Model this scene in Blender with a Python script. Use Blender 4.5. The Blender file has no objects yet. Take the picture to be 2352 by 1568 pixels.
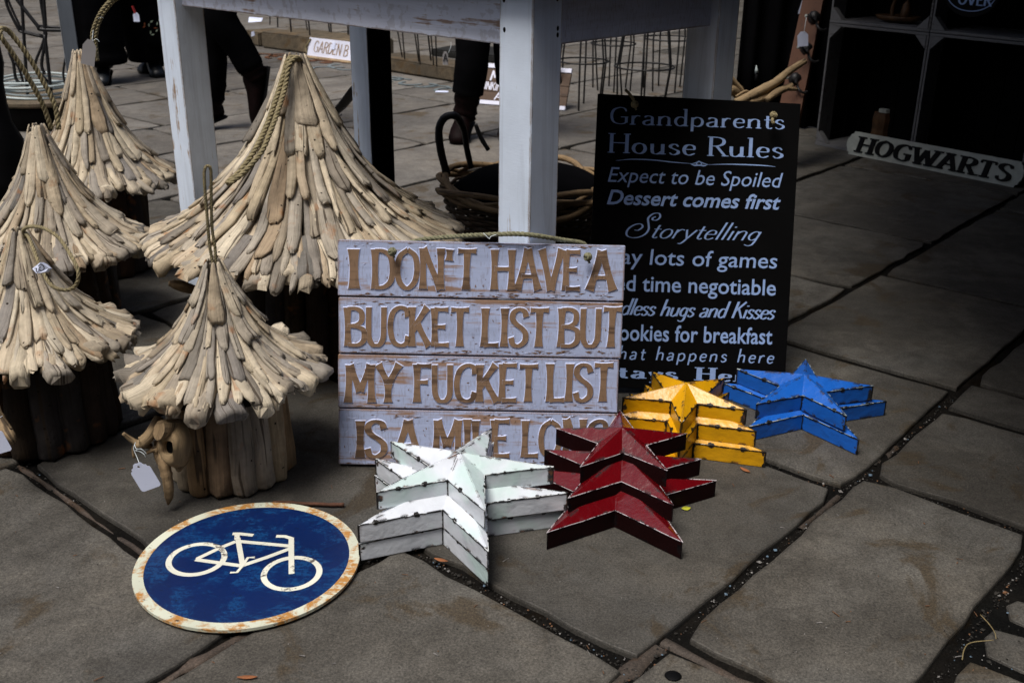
import bpy, bmesh, math, random
from mathutils import Vector, Matrix, noise
R = math.radians
rnd = random.Random(11)
SC = bpy.context.scene
COL = SC.collection
# ------------------------------------------------------------------ camera, world, sun, exposure
CH, CF, CP, CR = 1.05, 2411.4, R(22.33), R(.72)     # camera height (m), focal in reference px (2352 wide), pitch, roll
FW = Vector((0, math.cos(CP), -math.sin(CP)))
_r = Vector((1, 0, 0)); _u = _r.cross(FW)
RT = _r * math.cos(CR) + _u * math.sin(CR)
UP = -_r * math.sin(CR) + _u * math.cos(CR)
cd = bpy.data.cameras.new('camera'); cam = bpy.data.objects.new('camera', cd); COL.objects.link(cam)
cd.sensor_width = 36; cd.lens = CF / 2352 * 36; cd.clip_end = 500; cd.clip_start = .05
cam.matrix_world = Matrix(((RT.x, UP.x, -FW.x, 0), (RT.y, UP.y, -FW.y, 0), (RT.z, UP.z, -FW.z, CH), (0, 0, 0, 1)))
cd.dof.use_dof = True; cd.dof.focus_distance = 2.15; cd.dof.aperture_fstop = 9
SC.camera = cam
SUN_EL, SUN_AZ = 66, 220          # azimuth clockwise from +Y: light comes from the front left, over the shoulder
w = bpy.data.worlds.new('World'); SC.world = w; w.use_nodes = True
nt = w.node_tree; nt.nodes.clear()
sky = nt.nodes.new('ShaderNodeTexSky'); sky.sky_type = 'NISHITA'; sky.sun_disc = False
sky.sun_elevation = R(SUN_EL); sky.sun_rotation = R(SUN_AZ); sky.air_density = 1.0; sky.dust_density = 5; sky.ozone_density = 1.0
bg = nt.nodes.new('ShaderNodeBackground'); bg.inputs[1].default_value = .05
wo = nt.nodes.new('ShaderNodeOutputWorld'); nt.links.new(sky.outputs[0], bg.inputs[0]); nt.links.new(bg.outputs[0], wo.inputs[0])
sl = bpy.data.lights.new('sun', 'SUN'); sl.energy = 1.5; sl.angle = R(24); sl.color = (1, .965, .92)
so = bpy.data.objects.new('sun', sl); COL.objects.link(so)
az, el = R(SUN_AZ), R(SUN_EL)
sd = Vector((math.sin(az) * math.cos(el), math.cos(az) * math.cos(el), math.sin(el)))
so.rotation_euler = sd.to_track_quat('Z', 'Y').to_euler(); so.location = sd * 20
SC.render.engine = 'CYCLES'
vs = SC.view_settings; vs.view_transform = 'Standard'; vs.look = 'None'; vs.gamma = 1; vs.use_curve_mapping = False
vs.exposure = 1.12

# ------------------------------------------------------------------ placing helpers
def gp(x, y, z=0.0):
    """point of the horizontal plane at height z seen at reference pixel x,y"""
    d = FW + RT * ((x - 1176) / CF) - UP * ((y - 784) / CF)
    t = (z - CH) / d.z
    return Vector((d.x * t, d.y * t, z))
def P(x, y, Y):
    """point of the vertical plane at distance Y seen at reference pixel x,y"""
    d = FW + RT * ((x - 1176) / CF) - UP * ((y - 784) / CF)
    t = Y / d.y
    return Vector((d.x * t, Y, CH + d.z * t))

# ------------------------------------------------------------------ mesh helpers
class Th:
    pass
def thing(name, label, cat, group=None, loc=(0, 0, 0), rz=0.0, mat4=None):
    o = bpy.data.objects.new(name, None); COL.objects.link(o)
    o.empty_display_size = .05
    m = mat4 if mat4 is not None else Matrix.Translation(Vector(loc)) @ Matrix.Rotation(rz, 4, 'Z')
    o.matrix_world = m
    o['label'] = label; o['category'] = cat
    if group: o['group'] = group
    return o
def tag(o, label, cat, group=None):
    o['label'] = label; o['category'] = cat
    if group: o['group'] = group
    return o
def mesh(name, vs_, fs, mat, parent=None, smooth=False, uv=None, mats=None, mi=None, world=True, root=None, kind=None):
    """root: the thing whose frame the vertices are brought into (world=True: vertices are given in world space)"""
    me = bpy.data.meshes.new(name)
    if world and root is not None:
        inv = root.matrix_world.inverted()
        vs_ = [inv @ Vector(v) for v in vs_]
    me.from_pydata([tuple(v) for v in vs_], [], fs)
    if uv is not None:
        l = me.uv_layers.new(name='UVMap')
        flat = []
        for lp in me.loops: flat += uv[lp.vertex_index]
        l.data.foreach_set('uv', flat)
    if smooth: me.polygons.foreach_set('use_smooth', [True] * len(me.polygons))
    for m_ in (mats or [mat]): me.materials.append(m_)
    if mi: me.polygons.foreach_set('material_index', mi)
    me.update(); me.validate()
    o = bpy.data.objects.new(name, me); COL.objects.link(o)
    if parent is not None:
        o.parent = parent
        if parent is root or parent.type == 'EMPTY': pass
    if kind: o['kind'] = kind
    return o
class MB:
    """collects shapes of ONE object"""
    def __init__(s): s.v = []; s.f = []; s.uv = []; s.mi = []; s.m = 0
    def add(s, v, f, uv=None):
        n = len(s.v); s.v += [Vector(a) for a in v]; s.f += [[i + n for i in q] for q in f]
        s.uv += uv if uv else [(0.0, 0.0)] * len(v); s.mi += [s.m] * len(f)
        return s
    def box(s, x0, x1, y0, y1, z0, z1, M=None, b=0.0):
        bm = bmesh.new()
        vv = [bm.verts.new(c) for c in ((x0, y0, z0), (x1, y0, z0), (x1, y1, z0), (x0, y1, z0), (x0, y0, z1), (x1, y0, z1), (x1, y1, z1), (x0, y1, z1))]
        for q in ((3, 2, 1, 0), (4, 5, 6, 7), (0, 1, 5, 4), (1, 2, 6, 5), (2, 3, 7, 6), (3, 0, 4, 7)): bm.faces.new([vv[i] for i in q])
        if b > 0: bmesh.ops.bevel(bm, geom=list(bm.edges), offset=b, segments=1, affect='EDGES')
        bm.verts.index_update(); bm.verts.ensure_lookup_table()
        v = [x.co.copy() for x in bm.verts]; f = [[q.index for q in p.verts] for p in bm.faces]; bm.free()
        if M is not None: v = [M @ a for a in v]
        return s.add(v, f)
    def tube(s, pts, r, n=8, closed=False, cap=True, rr=None, flat=1.0):
        pts = [Vector(p) for p in pts]; m = len(pts)
        if m < 2: return s
        V = []; U = []; t0 = None; L = 0
        for i, p in enumerate(pts):
            a = pts[(i - 1) % m] if closed or i > 0 else pts[i]; b = pts[(i + 1) % m] if closed or i < m - 1 else pts[i]
            t = (b - a).normalized() if (b - a).length > 1e-9 else Vector((0, 0, 1))
            if t0 is None:
                nrm = t.orthogonal().normalized()
            else:
                nrm = (nrm - t * nrm.dot(t)); nrm = nrm.normalized() if nrm.length > 1e-6 else t.orthogonal().normalized()
            t0 = t; bn = t.cross(nrm)
            ri = rr[i] if rr else r
            if i: L += (p - pts[i - 1]).length
            for k in range(n):
                a_ = 2 * math.pi * k / n
                V.append(p + nrm * math.cos(a_) * ri + bn * math.sin(a_) * ri * flat); U.append((L, k / n * .05))
        F = []
        for i in range(m if closed else m - 1):
            j = (i + 1) % m
            for k in range(n):
                k2 = (k + 1) % n; F.append([i * n + k, i * n + k2, j * n + k2, j * n + k])
        if cap and not closed: F.append(list(range(n))[::-1]); F.append([(m - 1) * n + k for k in range(n)])
        return s.add(V, F, U)
    def loft(s, secs, n=12, cap=True):
        """secs: (centre, axis a, axis b)"""
        V = []; 
        for c, a, b in secs:
            c, a, b = Vector(c), Vector(a), Vector(b)
            for k in range(n):
                t = 2 * math.pi * k / n; V.append(c + a * math.cos(t) + b * math.sin(t))
        F = []
        for i in range(len(secs) - 1):
            for k in range(n):
                k2 = (k + 1) % n; F.append([i * n + k, i * n + k2, (i + 1) * n + k2, (i + 1) * n + k])
        if cap: F.append(list(range(n))[::-1]); F.append([(len(secs) - 1) * n + k for k in range(n)])
        return s.add(V, F, [(0., i / max(1, len(V)) * .3) for i in range(len(V))])
    def build(s, name, mat, parent=None, root=None, smooth=False, mats=None, world=True, kind=None):
        return mesh(name, s.v, s.f, mat, parent, smooth, s.uv, mats, s.mi if mats else None, world, root or (parent if parent is not None and parent.type == 'EMPTY' else None), kind)
def crom(pts, per=8, closed=False):
    pts = [Vector(p) for p in pts]; n = len(pts); out = []
    if n < 3: 
        return [pts[0].lerp(pts[1], i / per) for i in range(per + 1)]
    segs = n if closed else n - 1
    for i in range(segs):
        p1 = pts[i]; p2 = pts[(i + 1) % n]
        p0 = pts[(i - 1) % n] if closed or i > 0 else p1 * 2 - p2
        p3 = pts[(i + 2) % n] if closed or i < n - 2 else p2 * 2 - p1
        for k in range(per):
            t = k / per
            out.append(.5 * ((2 * p1) + (p2 - p0) * t + (2 * p0 - 5 * p1 + 4 * p2 - p3) * t * t + (3 * p1 - p0 - 3 * p2 + p3) * t ** 3))
    if not closed: out.append(pts[-1])
    return out
def resample(pts, step):
    out = [pts[0]]; acc = 0
    for a, b in zip(pts[:-1], pts[1:]):
        L = (b - a).length; d = step - acc
        while d <= L and L > 0:
            out.append(a.lerp(b, d / L)); d += step
        acc = (acc + L) % step if L > 0 else acc
    return out
def rope_into(mb, pts, r, pitch=.022, strands=3, step=.0035):
    pts = resample(crom(pts, 10), step)
    fr = []; nrm = None
    for i, p in enumerate(pts):
        t = (pts[min(i + 1, len(pts) - 1)] - pts[max(i - 1, 0)]).normalized()
        nrm = t.orthogonal().normalized() if nrm is None else (nrm - t * nrm.dot(t)).normalized()
        fr.append((p, nrm.copy(), t.cross(nrm)))
    for s in range(strands):
        path = []
        for i, (p, n, b) in enumerate(fr):
            a = 2 * math.pi * (i * step / pitch + s / strands)
            path.append(p + (n * math.cos(a) + b * math.sin(a)) * r * .52)
        mb.tube(path, r * .58, n=6)
    return mb

# ------------------------------------------------------------------ material helpers
class NG:
    def __init__(s, name):
        s.m = bpy.data.materials.new(name); s.m.use_nodes = True; s.t = s.m.node_tree; s.t.nodes.clear()
        s.o = s.t.nodes.new('ShaderNodeOutputMaterial'); s.b = s.t.nodes.new('ShaderNodeBsdfPrincipled')
        s.t.links.new(s.b.outputs[0], s.o.inputs[0])
    def n(s, typ, **kw):
        nd = s.t.nodes.new('ShaderNode' + typ)
        for k, v in kw.items(): setattr(nd, k, v)
        return nd
    def l(s, a, b): s.t.links.new(a, b)
    def set(s, inp, v):
        if hasattr(v, 'is_linked') or isinstance(v, bpy.types.NodeSocket): s.l(v, inp)
        elif isinstance(v, (tuple, list)) and len(v) == 3 and inp.type == 'RGBA': inp.default_value = (*v, 1)
        else: inp.default_value = v
    def coord(s, kind='Object', scale=(1, 1, 1), loc=(0, 0, 0)):
        if kind == 'UV':
            a = s.n('UVMap').outputs[0]
        elif kind == 'World':
            a = s.n('NewGeometry').outputs['Position']
        else: a = s.n('TexCoord').outputs[kind]
        mp = s.n('Mapping'); s.l(a, mp.inputs[0]); mp.inputs['Scale'].default_value = scale; mp.inputs['Location'].default_value = loc
        return mp.outputs[0]
    def rndoff(s, vec, amt=37.0):
        oi = s.n('ObjectInfo'); m = s.n('VectorMath', operation='MULTIPLY_ADD')
        cb = s.n('CombineXYZ'); s.l(oi.outputs['Random'], cb.inputs[0]); s.l(oi.outputs['Random'], cb.inputs[1]); s.l(oi.outputs['Random'], cb.inputs[2])
        s.l(cb.outputs[0], m.inputs[0]); m.inputs[1].default_value = (amt, amt * 1.7, amt * .6); s.l(vec, m.inputs[2])
        return m.outputs[0]
    def noise(s, vec, scale, detail=4, rough=.55, dist=0.0):
        nd = s.n('TexNoise'); s.l(vec, nd.inputs['Vector']); nd.inputs['Scale'].default_value = scale; nd.inputs['Detail'].default_value = detail
        nd.inputs['Roughness'].default_value = rough; nd.inputs['Distortion'].default_value = dist
        return nd.outputs['Fac']
    def vor(s, vec, scale, out='Distance', feature='F1', rand=1.0):
        nd = s.n('TexVoronoi', feature=feature); s.l(vec, nd.inputs['Vector']); nd.inputs['Scale'].default_value = scale; nd.inputs['Randomness'].default_value = rand
        return nd.outputs[out]
    def ramp(s, fac, stops, interp='LINEAR'):
        nd = s.n('ValToRGB'); nd.color_ramp.interpolation = interp; s.l(fac, nd.inputs[0]); e = nd.color_ramp.elements
        while len(e) < len(stops): e.new(.5)
        for i, (p, c) in enumerate(stops):
            e[i].position = p; e[i].color = (*c, 1) if isinstance(c, tuple) else (c, c, c, 1)
        return nd.outputs[0]
    def mix(s, f, a, b, mode='MIX'):
        nd = s.n('Mix', data_type='RGBA', blend_type=mode); s.set(nd.inputs[0], f); s.set(nd.inputs[6], a); s.set(nd.inputs[7], b)
        return nd.outputs[2]
    def math(s, op, a, b=0.0, c=None, clamp=False):
        nd = s.n('Math', operation=op, use_clamp=clamp); s.set(nd.inputs[0], a); s.set(nd.inputs[1], b)
        if c is not None: s.set(nd.inputs[2], c)
        return nd.outputs[0]
    def edge(s, rad=.004, samples=6):
        bv = s.n('Bevel', samples=samples); bv.inputs[0].default_value = rad
        g = s.n('NewGeometry'); d = s.n('VectorMath', operation='DOT_PRODUCT'); s.l(bv.outputs[0], d.inputs[0]); s.l(g.outputs['Normal'], d.inputs[1])
        return s.math('SUBTRACT', 1.0, d.outputs['Value'], clamp=True)
    def bump(s, h, strength=.4, dist=.002, prev=None):
        nd = s.n('Bump'); nd.inputs['Strength'].default_value = strength; nd.inputs['Distance'].default_value = dist; s.l(h, nd.inputs['Height'])
        if prev is not None: s.l(prev, nd.inputs['Normal'])
        return nd.outputs[0]
    def fin(s, col=None, rough=None, nrm=None, spec=None, metal=None, coat=None):
        i = s.b.inputs
        if col is not None: s.set(i['Base Color'], col)
        if rough is not None: s.set(i['Roughness'], rough)
        if nrm is not None: s.l(nrm, i['Normal'])
        if spec is not None: s.set(i['Specular IOR Level'], spec)
        if metal is not None: s.set(i['Metallic'], metal)
        if coat is not None: i['Coat Weight'].default_value = coat; i['Coat Roughness'].default_value = .12
        return s.m
def plain(name, col, rough=.6, var=.25, scale=30, spec=.3, metal=0, bump=.15):
    if sum(col) < .03 and rough >= .9: spec = .02
    g = NG(name); c = g.coord('Object'); n = g.noise(c, scale, 5)
    lo = tuple(x * (1 - var) for x in col); hi = tuple(min(1, x * (1 + var)) for x in col)
    return g.fin(g.ramp(n, [(.3, lo), (.7, hi)]), rough, g.bump(g.noise(c, scale * 4, 3), bump, .001), spec, metal)
def painted_wood(name, paint, under, axis, wear=.5, edge=True, dark=.0):
    g = NG(name); st = [90, 90, 90]; st[axis] = 4.0
    c = g.rndoff(g.coord('Object', tuple(st)), 9); c1 = g.rndoff(g.coord('Object'), 9)
    grain = g.noise(c, 1.0, 5, .65); big = g.noise(c1, 9, 4, .6)
    st2 = [26, 26, 26]; st2[axis] = 1.6
    streak = g.noise(g.rndoff(g.coord('Object', tuple(st2)), 5), 1.0, 6, .7, .6)
    st3 = [3, 3, 3]; st3[axis] = 60
    cross = g.noise(g.rndoff(g.coord('Object', (st3[0] + 150 if axis != 0 else 320, 60 if axis != 2 else 60, 60 if axis != 2 else 320)), 3), 1.0, 2, .5)
    m = g.math('ADD', g.math('MULTIPLY', grain, .5), g.math('MULTIPLY', big, .5))
    m = g.math('ADD', m, g.math('MULTIPLY', g.math('SUBTRACT', streak, .5), .6))
    mask = g.ramp(m, [(.60 - wear * .08, 0.0), (.66 - wear * .06, 1.0)])
    pv = g.mix(g.ramp(big, [(.3, 0.), (.7, 1.)]), tuple(x * .86 for x in paint), paint)
    pv = g.mix(g.ramp(streak, [(.35, .55), (.5, 0.)]), pv, tuple(x * .62 for x in paint))
    if axis != 2: pv = g.mix(g.math('MULTIPLY', g.ramp(cross, [(.56, 0.), (.62, 1.)]), .22), pv, tuple(x * .5 for x in under))
    un = g.mix(grain, tuple(x * .55 for x in under), tuple(min(1, x * 1.3) for x in under))
    col = g.mix(g.math('MULTIPLY', mask, .9), pv, un)
    if edge:
        e = g.math('MULTIPLY', g.edge(.0065), g.math('ADD', g.math('MULTIPLY', g.noise(c1, 24, 5, .7), 8), -2.7))
        col = g.mix(g.ramp(e, [(.03, 0.), (.08, 1.)]), col, tuple(x * .75 for x in under))
    b = g.bump(g.math('ADD', g.math('MULTIPLY', grain, .6), g.math('ADD', g.math('MULTIPLY', streak, .8), g.math('MULTIPLY', cross, .3))), .55, .0015)
    return g.fin(col, .62, b, .3)
def chipped_metal(name, col, chip=(.012, .011, .012), rough=.28, chips=.5, rust=(.16, .06, .02), tint=None, coat=.3):
    g = NG(name); c = g.rndoff(g.coord('Object'), 3)
    e = g.edge(.0042, 8); n1 = g.noise(c, 55, 5, .7); n2 = g.noise(c, 13, 3)
    em = g.math('MULTIPLY', e, g.math('ADD', g.math('MULTIPLY', n1, 5.0), -1.1))
    em = g.ramp(em, [(.05, 0.), (.09, 1.)])
    e2 = g.edge(.012, 8); em2 = g.math('MULTIPLY', e2, g.ramp(g.math('ADD', g.math('MULTIPLY', g.noise(c, 34, 2), .7), g.math('MULTIPLY', n1, .3)), [(.54, 0.), (.58, 1.)]))
    em = g.math('MAXIMUM', em, g.ramp(em2, [(.006, 0.), (.014, 1.)]))
    sp = g.ramp(g.noise(c, 42, 8, .78), [(.70 - .02 * chips, 0.), (.72, 1.)])
    body = g.mix(g.ramp(n2, [(.3, 0.), (.75, 1.)]), tuple(x * .8 for x in col), col)
    if tint: body = g.mix(g.ramp(g.noise(c, 8, 3), [(.50, 0.), (.62, .75)]), body, tint)
    dirt = g.math('MULTIPLY', e2, g.ramp(g.noise(c, 22, 4), [(.4, 0.), (.7, .8)]))
    body = g.mix(g.ramp(dirt, [(.02, 0.), (.25, .7)]), body, tuple(x * .35 + y * .3 for x, y in zip(col, rust)))
    m = g.math('MAXIMUM', em, sp, clamp=True)
    cc = g.mix(g.ramp(g.noise(c, 90, 3), [(.5, 0.), (.7, 1.)]), chip, rust)
    colr = g.mix(m, body, cc)
    b = g.bump(g.math('MULTIPLY', m, -1.0), .5, .0008, g.bump(g.noise(c, 16, 4), .6, .009))
    return g.fin(colr, g.mix(m, (rough,) * 3, (.75,) * 3), b, .12 if sum(col) < .05 else .5, None, coat)
def stone(name, base, warm, dark, per_object=True):
    g = NG(name); c = g.coord('World'); 
    if per_object: c2 = g.rndoff(c, 6)
    else: c2 = c
    oi = g.n('ObjectInfo')
    big = g.noise(c2, 2.6, 5, .6, .5); mid = g.noise(c2, 14, 6, .65, .3); fine = g.noise(c, 240, 3, .65); gr = g.noise(c, 520, 2, .6)
    col = g.mix(g.ramp(big, [(.35, 0.), (.65, 1.)]), base, warm)
    col = g.mix(g.ramp(mid, [(.42, .0), (.70, .75)]), col, dark)
    blot = g.noise(c2, 1.7, 5, .65, .9); col = g.mix(g.ramp(blot, [(.44, 0.), (.58, .6)]), col, dark); col = g.mix(g.ramp(blot, [(.30, .45), (.42, 0.)]), col, tuple(min(1, x * 1.5) for x in base))
    st = g.noise(c2, 5.2, 7, .62, 1.2)
    col = g.mix(g.ramp(st, [(.56, 0.), (.63, .8)]), col, tuple(x * y for x, y in zip(warm, (.46, .37, .25))))
    col = g.mix(g.ramp(g.noise(c2, 3.3, 6, .6, .8), [(.62, 0.), (.72, .35)]), col, tuple(min(1, x * 1.55) for x in warm))
    f = g.ramp(fine, [(.28, .50), (.72, 1.45)]); col = g.mix(1.0, col, f, 'MULTIPLY')
    f2 = g.ramp(gr, [(.3, .62), (.7, 1.36)]); col = g.mix(1.0, col, f2, 'MULTIPLY')
    v = g.math('ADD', g.math('MULTIPLY', oi.outputs['Random'], .34), .83)
    cb = g.n('CombineXYZ'); [g.l(v, cb.inputs[i]) for i in range(3)]
    col = g.mix(1.0, col, cb.outputs[0], 'MULTIPLY')
    specks = g.ramp(g.vor(c, 62), [(.035, 1.), (.05, 0.)]); pick = g.ramp(g.noise(c, 21, 2), [(.62, 0.), (.66, 1.)])
    col = g.mix(g.math('MULTIPLY', specks, g.math('MULTIPLY', pick, .7)), col, (.34, .33, .32))
    b = g.bump(big, .25, .01, g.bump(mid, .4, .005, g.bump(g.math('ADD', fine, g.math('MULTIPLY', gr, .6)), .4, .0012)))
    if not per_object: return g.fin(col, .95, b, .03)
    e = g.math('MULTIPLY', g.edge(.016, 4), g.math('ADD', g.math('MULTIPLY', mid, 2.2), -.2))
    col = g.mix(g.ramp(e, [(.02, 0.), (.30, .75)]), col, tuple(x * .35 for x in dark))
    return g.fin(col, g.ramp(mid, [(.3, .6), (.7, .88)]), b, .3)
def driftwood(name, tones, grain=(9, 300), rust=True, spots=True):
    g = NG(name); oi = g.n('ObjectInfo'); c = g.rndoff(g.coord('UV', (1, 1, 1)), 23); cs = g.rndoff(g.coord('UV', (grain[0], grain[1], 1)), 23)
    n = g.noise(cs, 1.0, 5, .65, .4); big = g.noise(c, 26, 4, .6)
    k = len(tones) - 1
    col = g.ramp(oi.outputs['Random'], [(i / k, t) for i, t in enumerate(tones)])
    col = g.mix(1.0, col, g.ramp(n, [(.25, .42), (.42, .9), (.6, 1.02), (.75, 1.3)]), 'MULTIPLY')
    crk = g.noise(g.rndoff(g.coord('UV', (grain[0] * .7, grain[1] * .45, 1)), 11), 1.0, 2, .5); col = g.mix(g.ramp(crk, [(.33, .85), (.37, 0.)]), col, (.05, .036, .024))
    col = g.mix(1.0, col, g.ramp(big, [(.3, .74), (.65, 1.12)]), 'MULTIPLY')
    if rust:
        r_ = g.noise(c, 20, 3, .5); col = g.mix(g.ramp(r_, [(.63, 0.), (.76, .75)]), col, (.30, .115, .028))
    col = g.mix(g.ramp(g.noise(cs, .6, 3), [(.68, 0.), (.76, .7)]), col, (.07, .055, .045))
    if spots:
        vd = g.vor(c, 44); pk = g.ramp(g.noise(c, 30, 1), [(.44, 0.), (.48, 1.)])
        col = g.mix(g.math('MULTIPLY', g.ramp(vd, [(.085, 1.), (.13, 0.)]), pk), col, (.018, .012, .008))
    b = g.bump(n, .8, .0022, g.bump(big, .8, .007))
    return g.fin(col, .78, b, .2)

LILAC = (.60, .68, .86)
M_TABLE = painted_wood('whitewashed_timber_upright', (.68, .77, .90), (.26, .16, .08), 2, -.4)
M_TABLEX = painted_wood('whitewashed_timber_rail', (.64, .69, .83), (.24, .15, .09), 0, -.1)
M_TABLEY = painted_wood('whitewashed_timber_rail_long', (.64, .69, .83), (.24, .15, .09), 1, -.1)
M_PLANK = painted_wood('distressed_lilac_white_paint', (.38, .44, .63), (.25, .14, .07), 0, .75)
M_CARVE = painted_wood('carved_edge_white_paint', (.56, .62, .84), (.30, .18, .10), 0, .1, False)
M_GREYPOST = painted_wood('grey_blue_painted_post', (.22, .25, .28), (.10, .09, .08), 2, .2)
M_STONE = stone('york_stone_flag', (.072, .069, .062), (.094, .085, .070), (.032, .029, .024))
M_STONE_LIT = stone('lit_york_flag', (.135, .128, .116), (.16, .145, .125), (.085, .078, .070))  # lighter copy of the same flag: open daylight put into the colour
M_BED = stone('dark_joint_grit', (.006, .006, .0055), (.012, .010, .008), (.003, .003, .003), False)
M_MORTAR = stone('pinkish_mortar', (.062, .050, .040), (.10, .072, .054), (.035, .028, .023))
M_KERB = stone('weathered_kerb_stone', (.13, .10, .065), (.20, .15, .09), (.05, .042, .03))
M_DRIFT = driftwood('driftwood_shingle', [(.15, .14, .125), (.36, .29, .20), (.50, .425, .31), (.27, .245, .215), (.58, .51, .39), (.42, .345, .235), (.19, .175, .16), (.48, .40, .29), (.60, .52, .39), (.32, .235, .15), (.53, .455, .33), (.24, .22, .20)])
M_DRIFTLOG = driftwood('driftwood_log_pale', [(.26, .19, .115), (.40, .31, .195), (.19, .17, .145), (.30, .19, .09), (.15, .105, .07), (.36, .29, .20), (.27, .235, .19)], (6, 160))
M_DARKLOG = driftwood('dark_bark_shaded_log', [(.030, .020, .012), (.05, .026, .013), (.045, .042, .042), (.035, .018, .009), (.075, .055, .032), (.028, .02, .014)], (6, 160))  # dark bark on the left-edge house, elsewhere deep shade put into the logs
M_BRANCH = driftwood('driftwood_branch', [(.26, .18, .10), (.30, .215, .12)], (8, 200), False)
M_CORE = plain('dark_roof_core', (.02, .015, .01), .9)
M_ROPE = plain('seagrass_rope', (.21, .175, .095), .8, .4, 120)
M_ROPE2 = plain('green_grey_rope', (.17, .165, .10), .8, .35, 120)
M_WSTAR = chipped_metal('white_enamel_metal', (.70, .74, .80), (.02, .02, .022), .25, .8, tint=(.50, .66, .62), coat=.15)
M_RSTAR = chipped_metal('deep_red_enamel_metal', (.115, .0015, .004), (.004, .003, .004), .22, .1, (.03, .008, .008), coat=.35)
M_RWALL = chipped_metal('burnt_shaded_red_enamel', (.009, .0005, .0008), (.003, .002, .003), .6, .1, (.008, .003, .003), coat=.0)  # burnt enamel plus shade put into the wall colour
M_YSTAR = chipped_metal('yellow_enamel_metal', (.72, .36, .004), (.012, .009, .006), .35, .3, coat=.05)
M_BSTAR = chipped_metal('blue_enamel_metal', (.008, .115, .52), (.006, .01, .015), .38, .7, (.05, .03, .02), coat=.05)
def rim_mat(name, col, black, light=(.5, .5, .5), amt=.5):
    g = NG(name); c = g.coord('World'); n = g.noise(c, 60, 5, .7)
    col_ = g.mix(g.ramp(n, [(amt - .02, 0.), (amt + .02, 1.)]), black, col)
    col_ = g.mix(g.ramp(g.noise(c, 45, 3), [(.60, 0.), (.64, 1.)]), col_, light)  # pale patches along the rim: glossy highlights put into the colour
    return g.fin(col_, .4, None, .5)
RIMS = {'white_enamel_metal': rim_mat('white_star_rim', (.6, .62, .62), (.015, .015, .017), (.75, .8, .85), .52), 'deep_red_enamel_metal': rim_mat('red_star_rim_glints', (.5, .45, .47), (.02, .004, .006), (.65, .6, .63), .47),
        'yellow_enamel_metal': rim_mat('yellow_star_rim', (.5, .28, .02), (.012, .009, .006), (.7, .65, .5), .58), 'blue_enamel_metal': rim_mat('blue_star_rim', (.25, .32, .36), (.006, .012, .02), (.5, .55, .55), .52)}
M_BURNT = plain('burnt_black_metal', (.010, .009, .008), .55, .5, 120, .3)
M_STRING = plain('white_string', (.65, .72, .75), .7)
M_CARD = plain('white_card', (.62, .67, .84), .6, .04, 8, bump=.02)
M_GREYCARD = plain('grey_card', (.25, .24, .245), .7, .06, 8)
M_INK = plain('black_ink', (.01, .01, .012), .5, .1)
M_BLACK = plain('black_paint', (.003, .003, .0035), .6, .2, 12, .08)
M_BOARD = plain('matt_black_board', (.0022, .0022, .0024), .75, .15, 12, .05)
M_LET = plain('pale_blue_lettering', (.25, .36, .62), .6, .08, 60)
M_CLOTH = plain('black_cloth', (.0025, .0025, .003), .95, .2, 12, .05)
M_TROUSER = plain('black_trouser_cloth', (.0025, .0025, .003), .95, .2, 20, .05)
M_BOOT = plain('dark_brown_boot_leather', (.004, .0014, .0014), .6, .6, 25, .06)
M_BLACKBOOT = plain('black_boot_leather', (.006, .008, .010), .35, .3, 25)
M_SKIN = plain('skin', (.45, .27, .19), .55, .05)
M_HAIR = plain('hair', (.03, .02, .012), .6)
M_IRON = plain('dark_iron', (.012, .012, .013), .5, .3, 60, .5, .3)
M_RUST = plain('rusty_iron', (.11, .045, .02), .8, .4, 60)
M_ZINC = plain('blue_grey_zinc', (.13, .16, .17), .5, .3, 60)
M_WHITEWIRE = plain('white_coated_wire', (.40, .46, .46), .4, .1)
M_WICKER = plain('brown_wicker', (.06, .038, .02), .7, .4, 40)
M_VINE = driftwood('thick_vine', [(.20, .135, .075), (.25, .17, .09)], (8, 160), False)
M_BROWNWOOD = painted_wood('red_brown_varnished_wood', (.085, .028, .008), (.045, .015, .005), 2, .3, False)
M_CRATE = painted_wood('grey_crate_timber', (.14, .14, .145), (.05, .045, .04), 0, .4, False)
M_SHADESLAT = plain('shaded_crate_slat', (.004, .004, .004), .92, .3, 20)  # crate timber darkened, the shade inside put into the colour
M_CREAM = plain('cream_cast_letter_plate', (.30, .32, .29), .7, .15, 25)
M_WHITE = plain('white_paint', (.70, .72, .85), .6, .06, 20)
M_BROWNPL = painted_wood('brown_plank', (.10, .062, .04), (.05, .03, .02), 0, .5, False)
M_CUT = plain('shadowed_wood_cut', (.16, .09, .05), .8, .5, 200)  # brown of the cuts with their shadow put into the colour
M_CARVED = painted_wood('bare_brown_letter_face', (.23, .145, .088), (.08, .048, .03), 0, 1.0, False)
M_RUSTLET = plain('tan_painted_lettering', (.28, .17, .07), .7)
M_AMBER = plain('amber_brown_wood', (.06, .028, .009), .6, .5, 25)
M_TWIG = plain('red_brown_twig', (.075, .032, .018), .8, .4, 80)
M_LEAFY = plain('yellow_green_leaf', (.42, .42, .03), .6, .1)
M_LEAFB = plain('brown_leaf', (.24, .09, .035), .8, .3, 80)
M_REDCARD = plain('red_ribbon', (.35, .02, .02), .6)
M_TARP = plain('shade_awning_canvas', (.004, .004, .0045), .9, .1, 4, .1)  # canvas of the awning added out of view for shade

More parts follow.
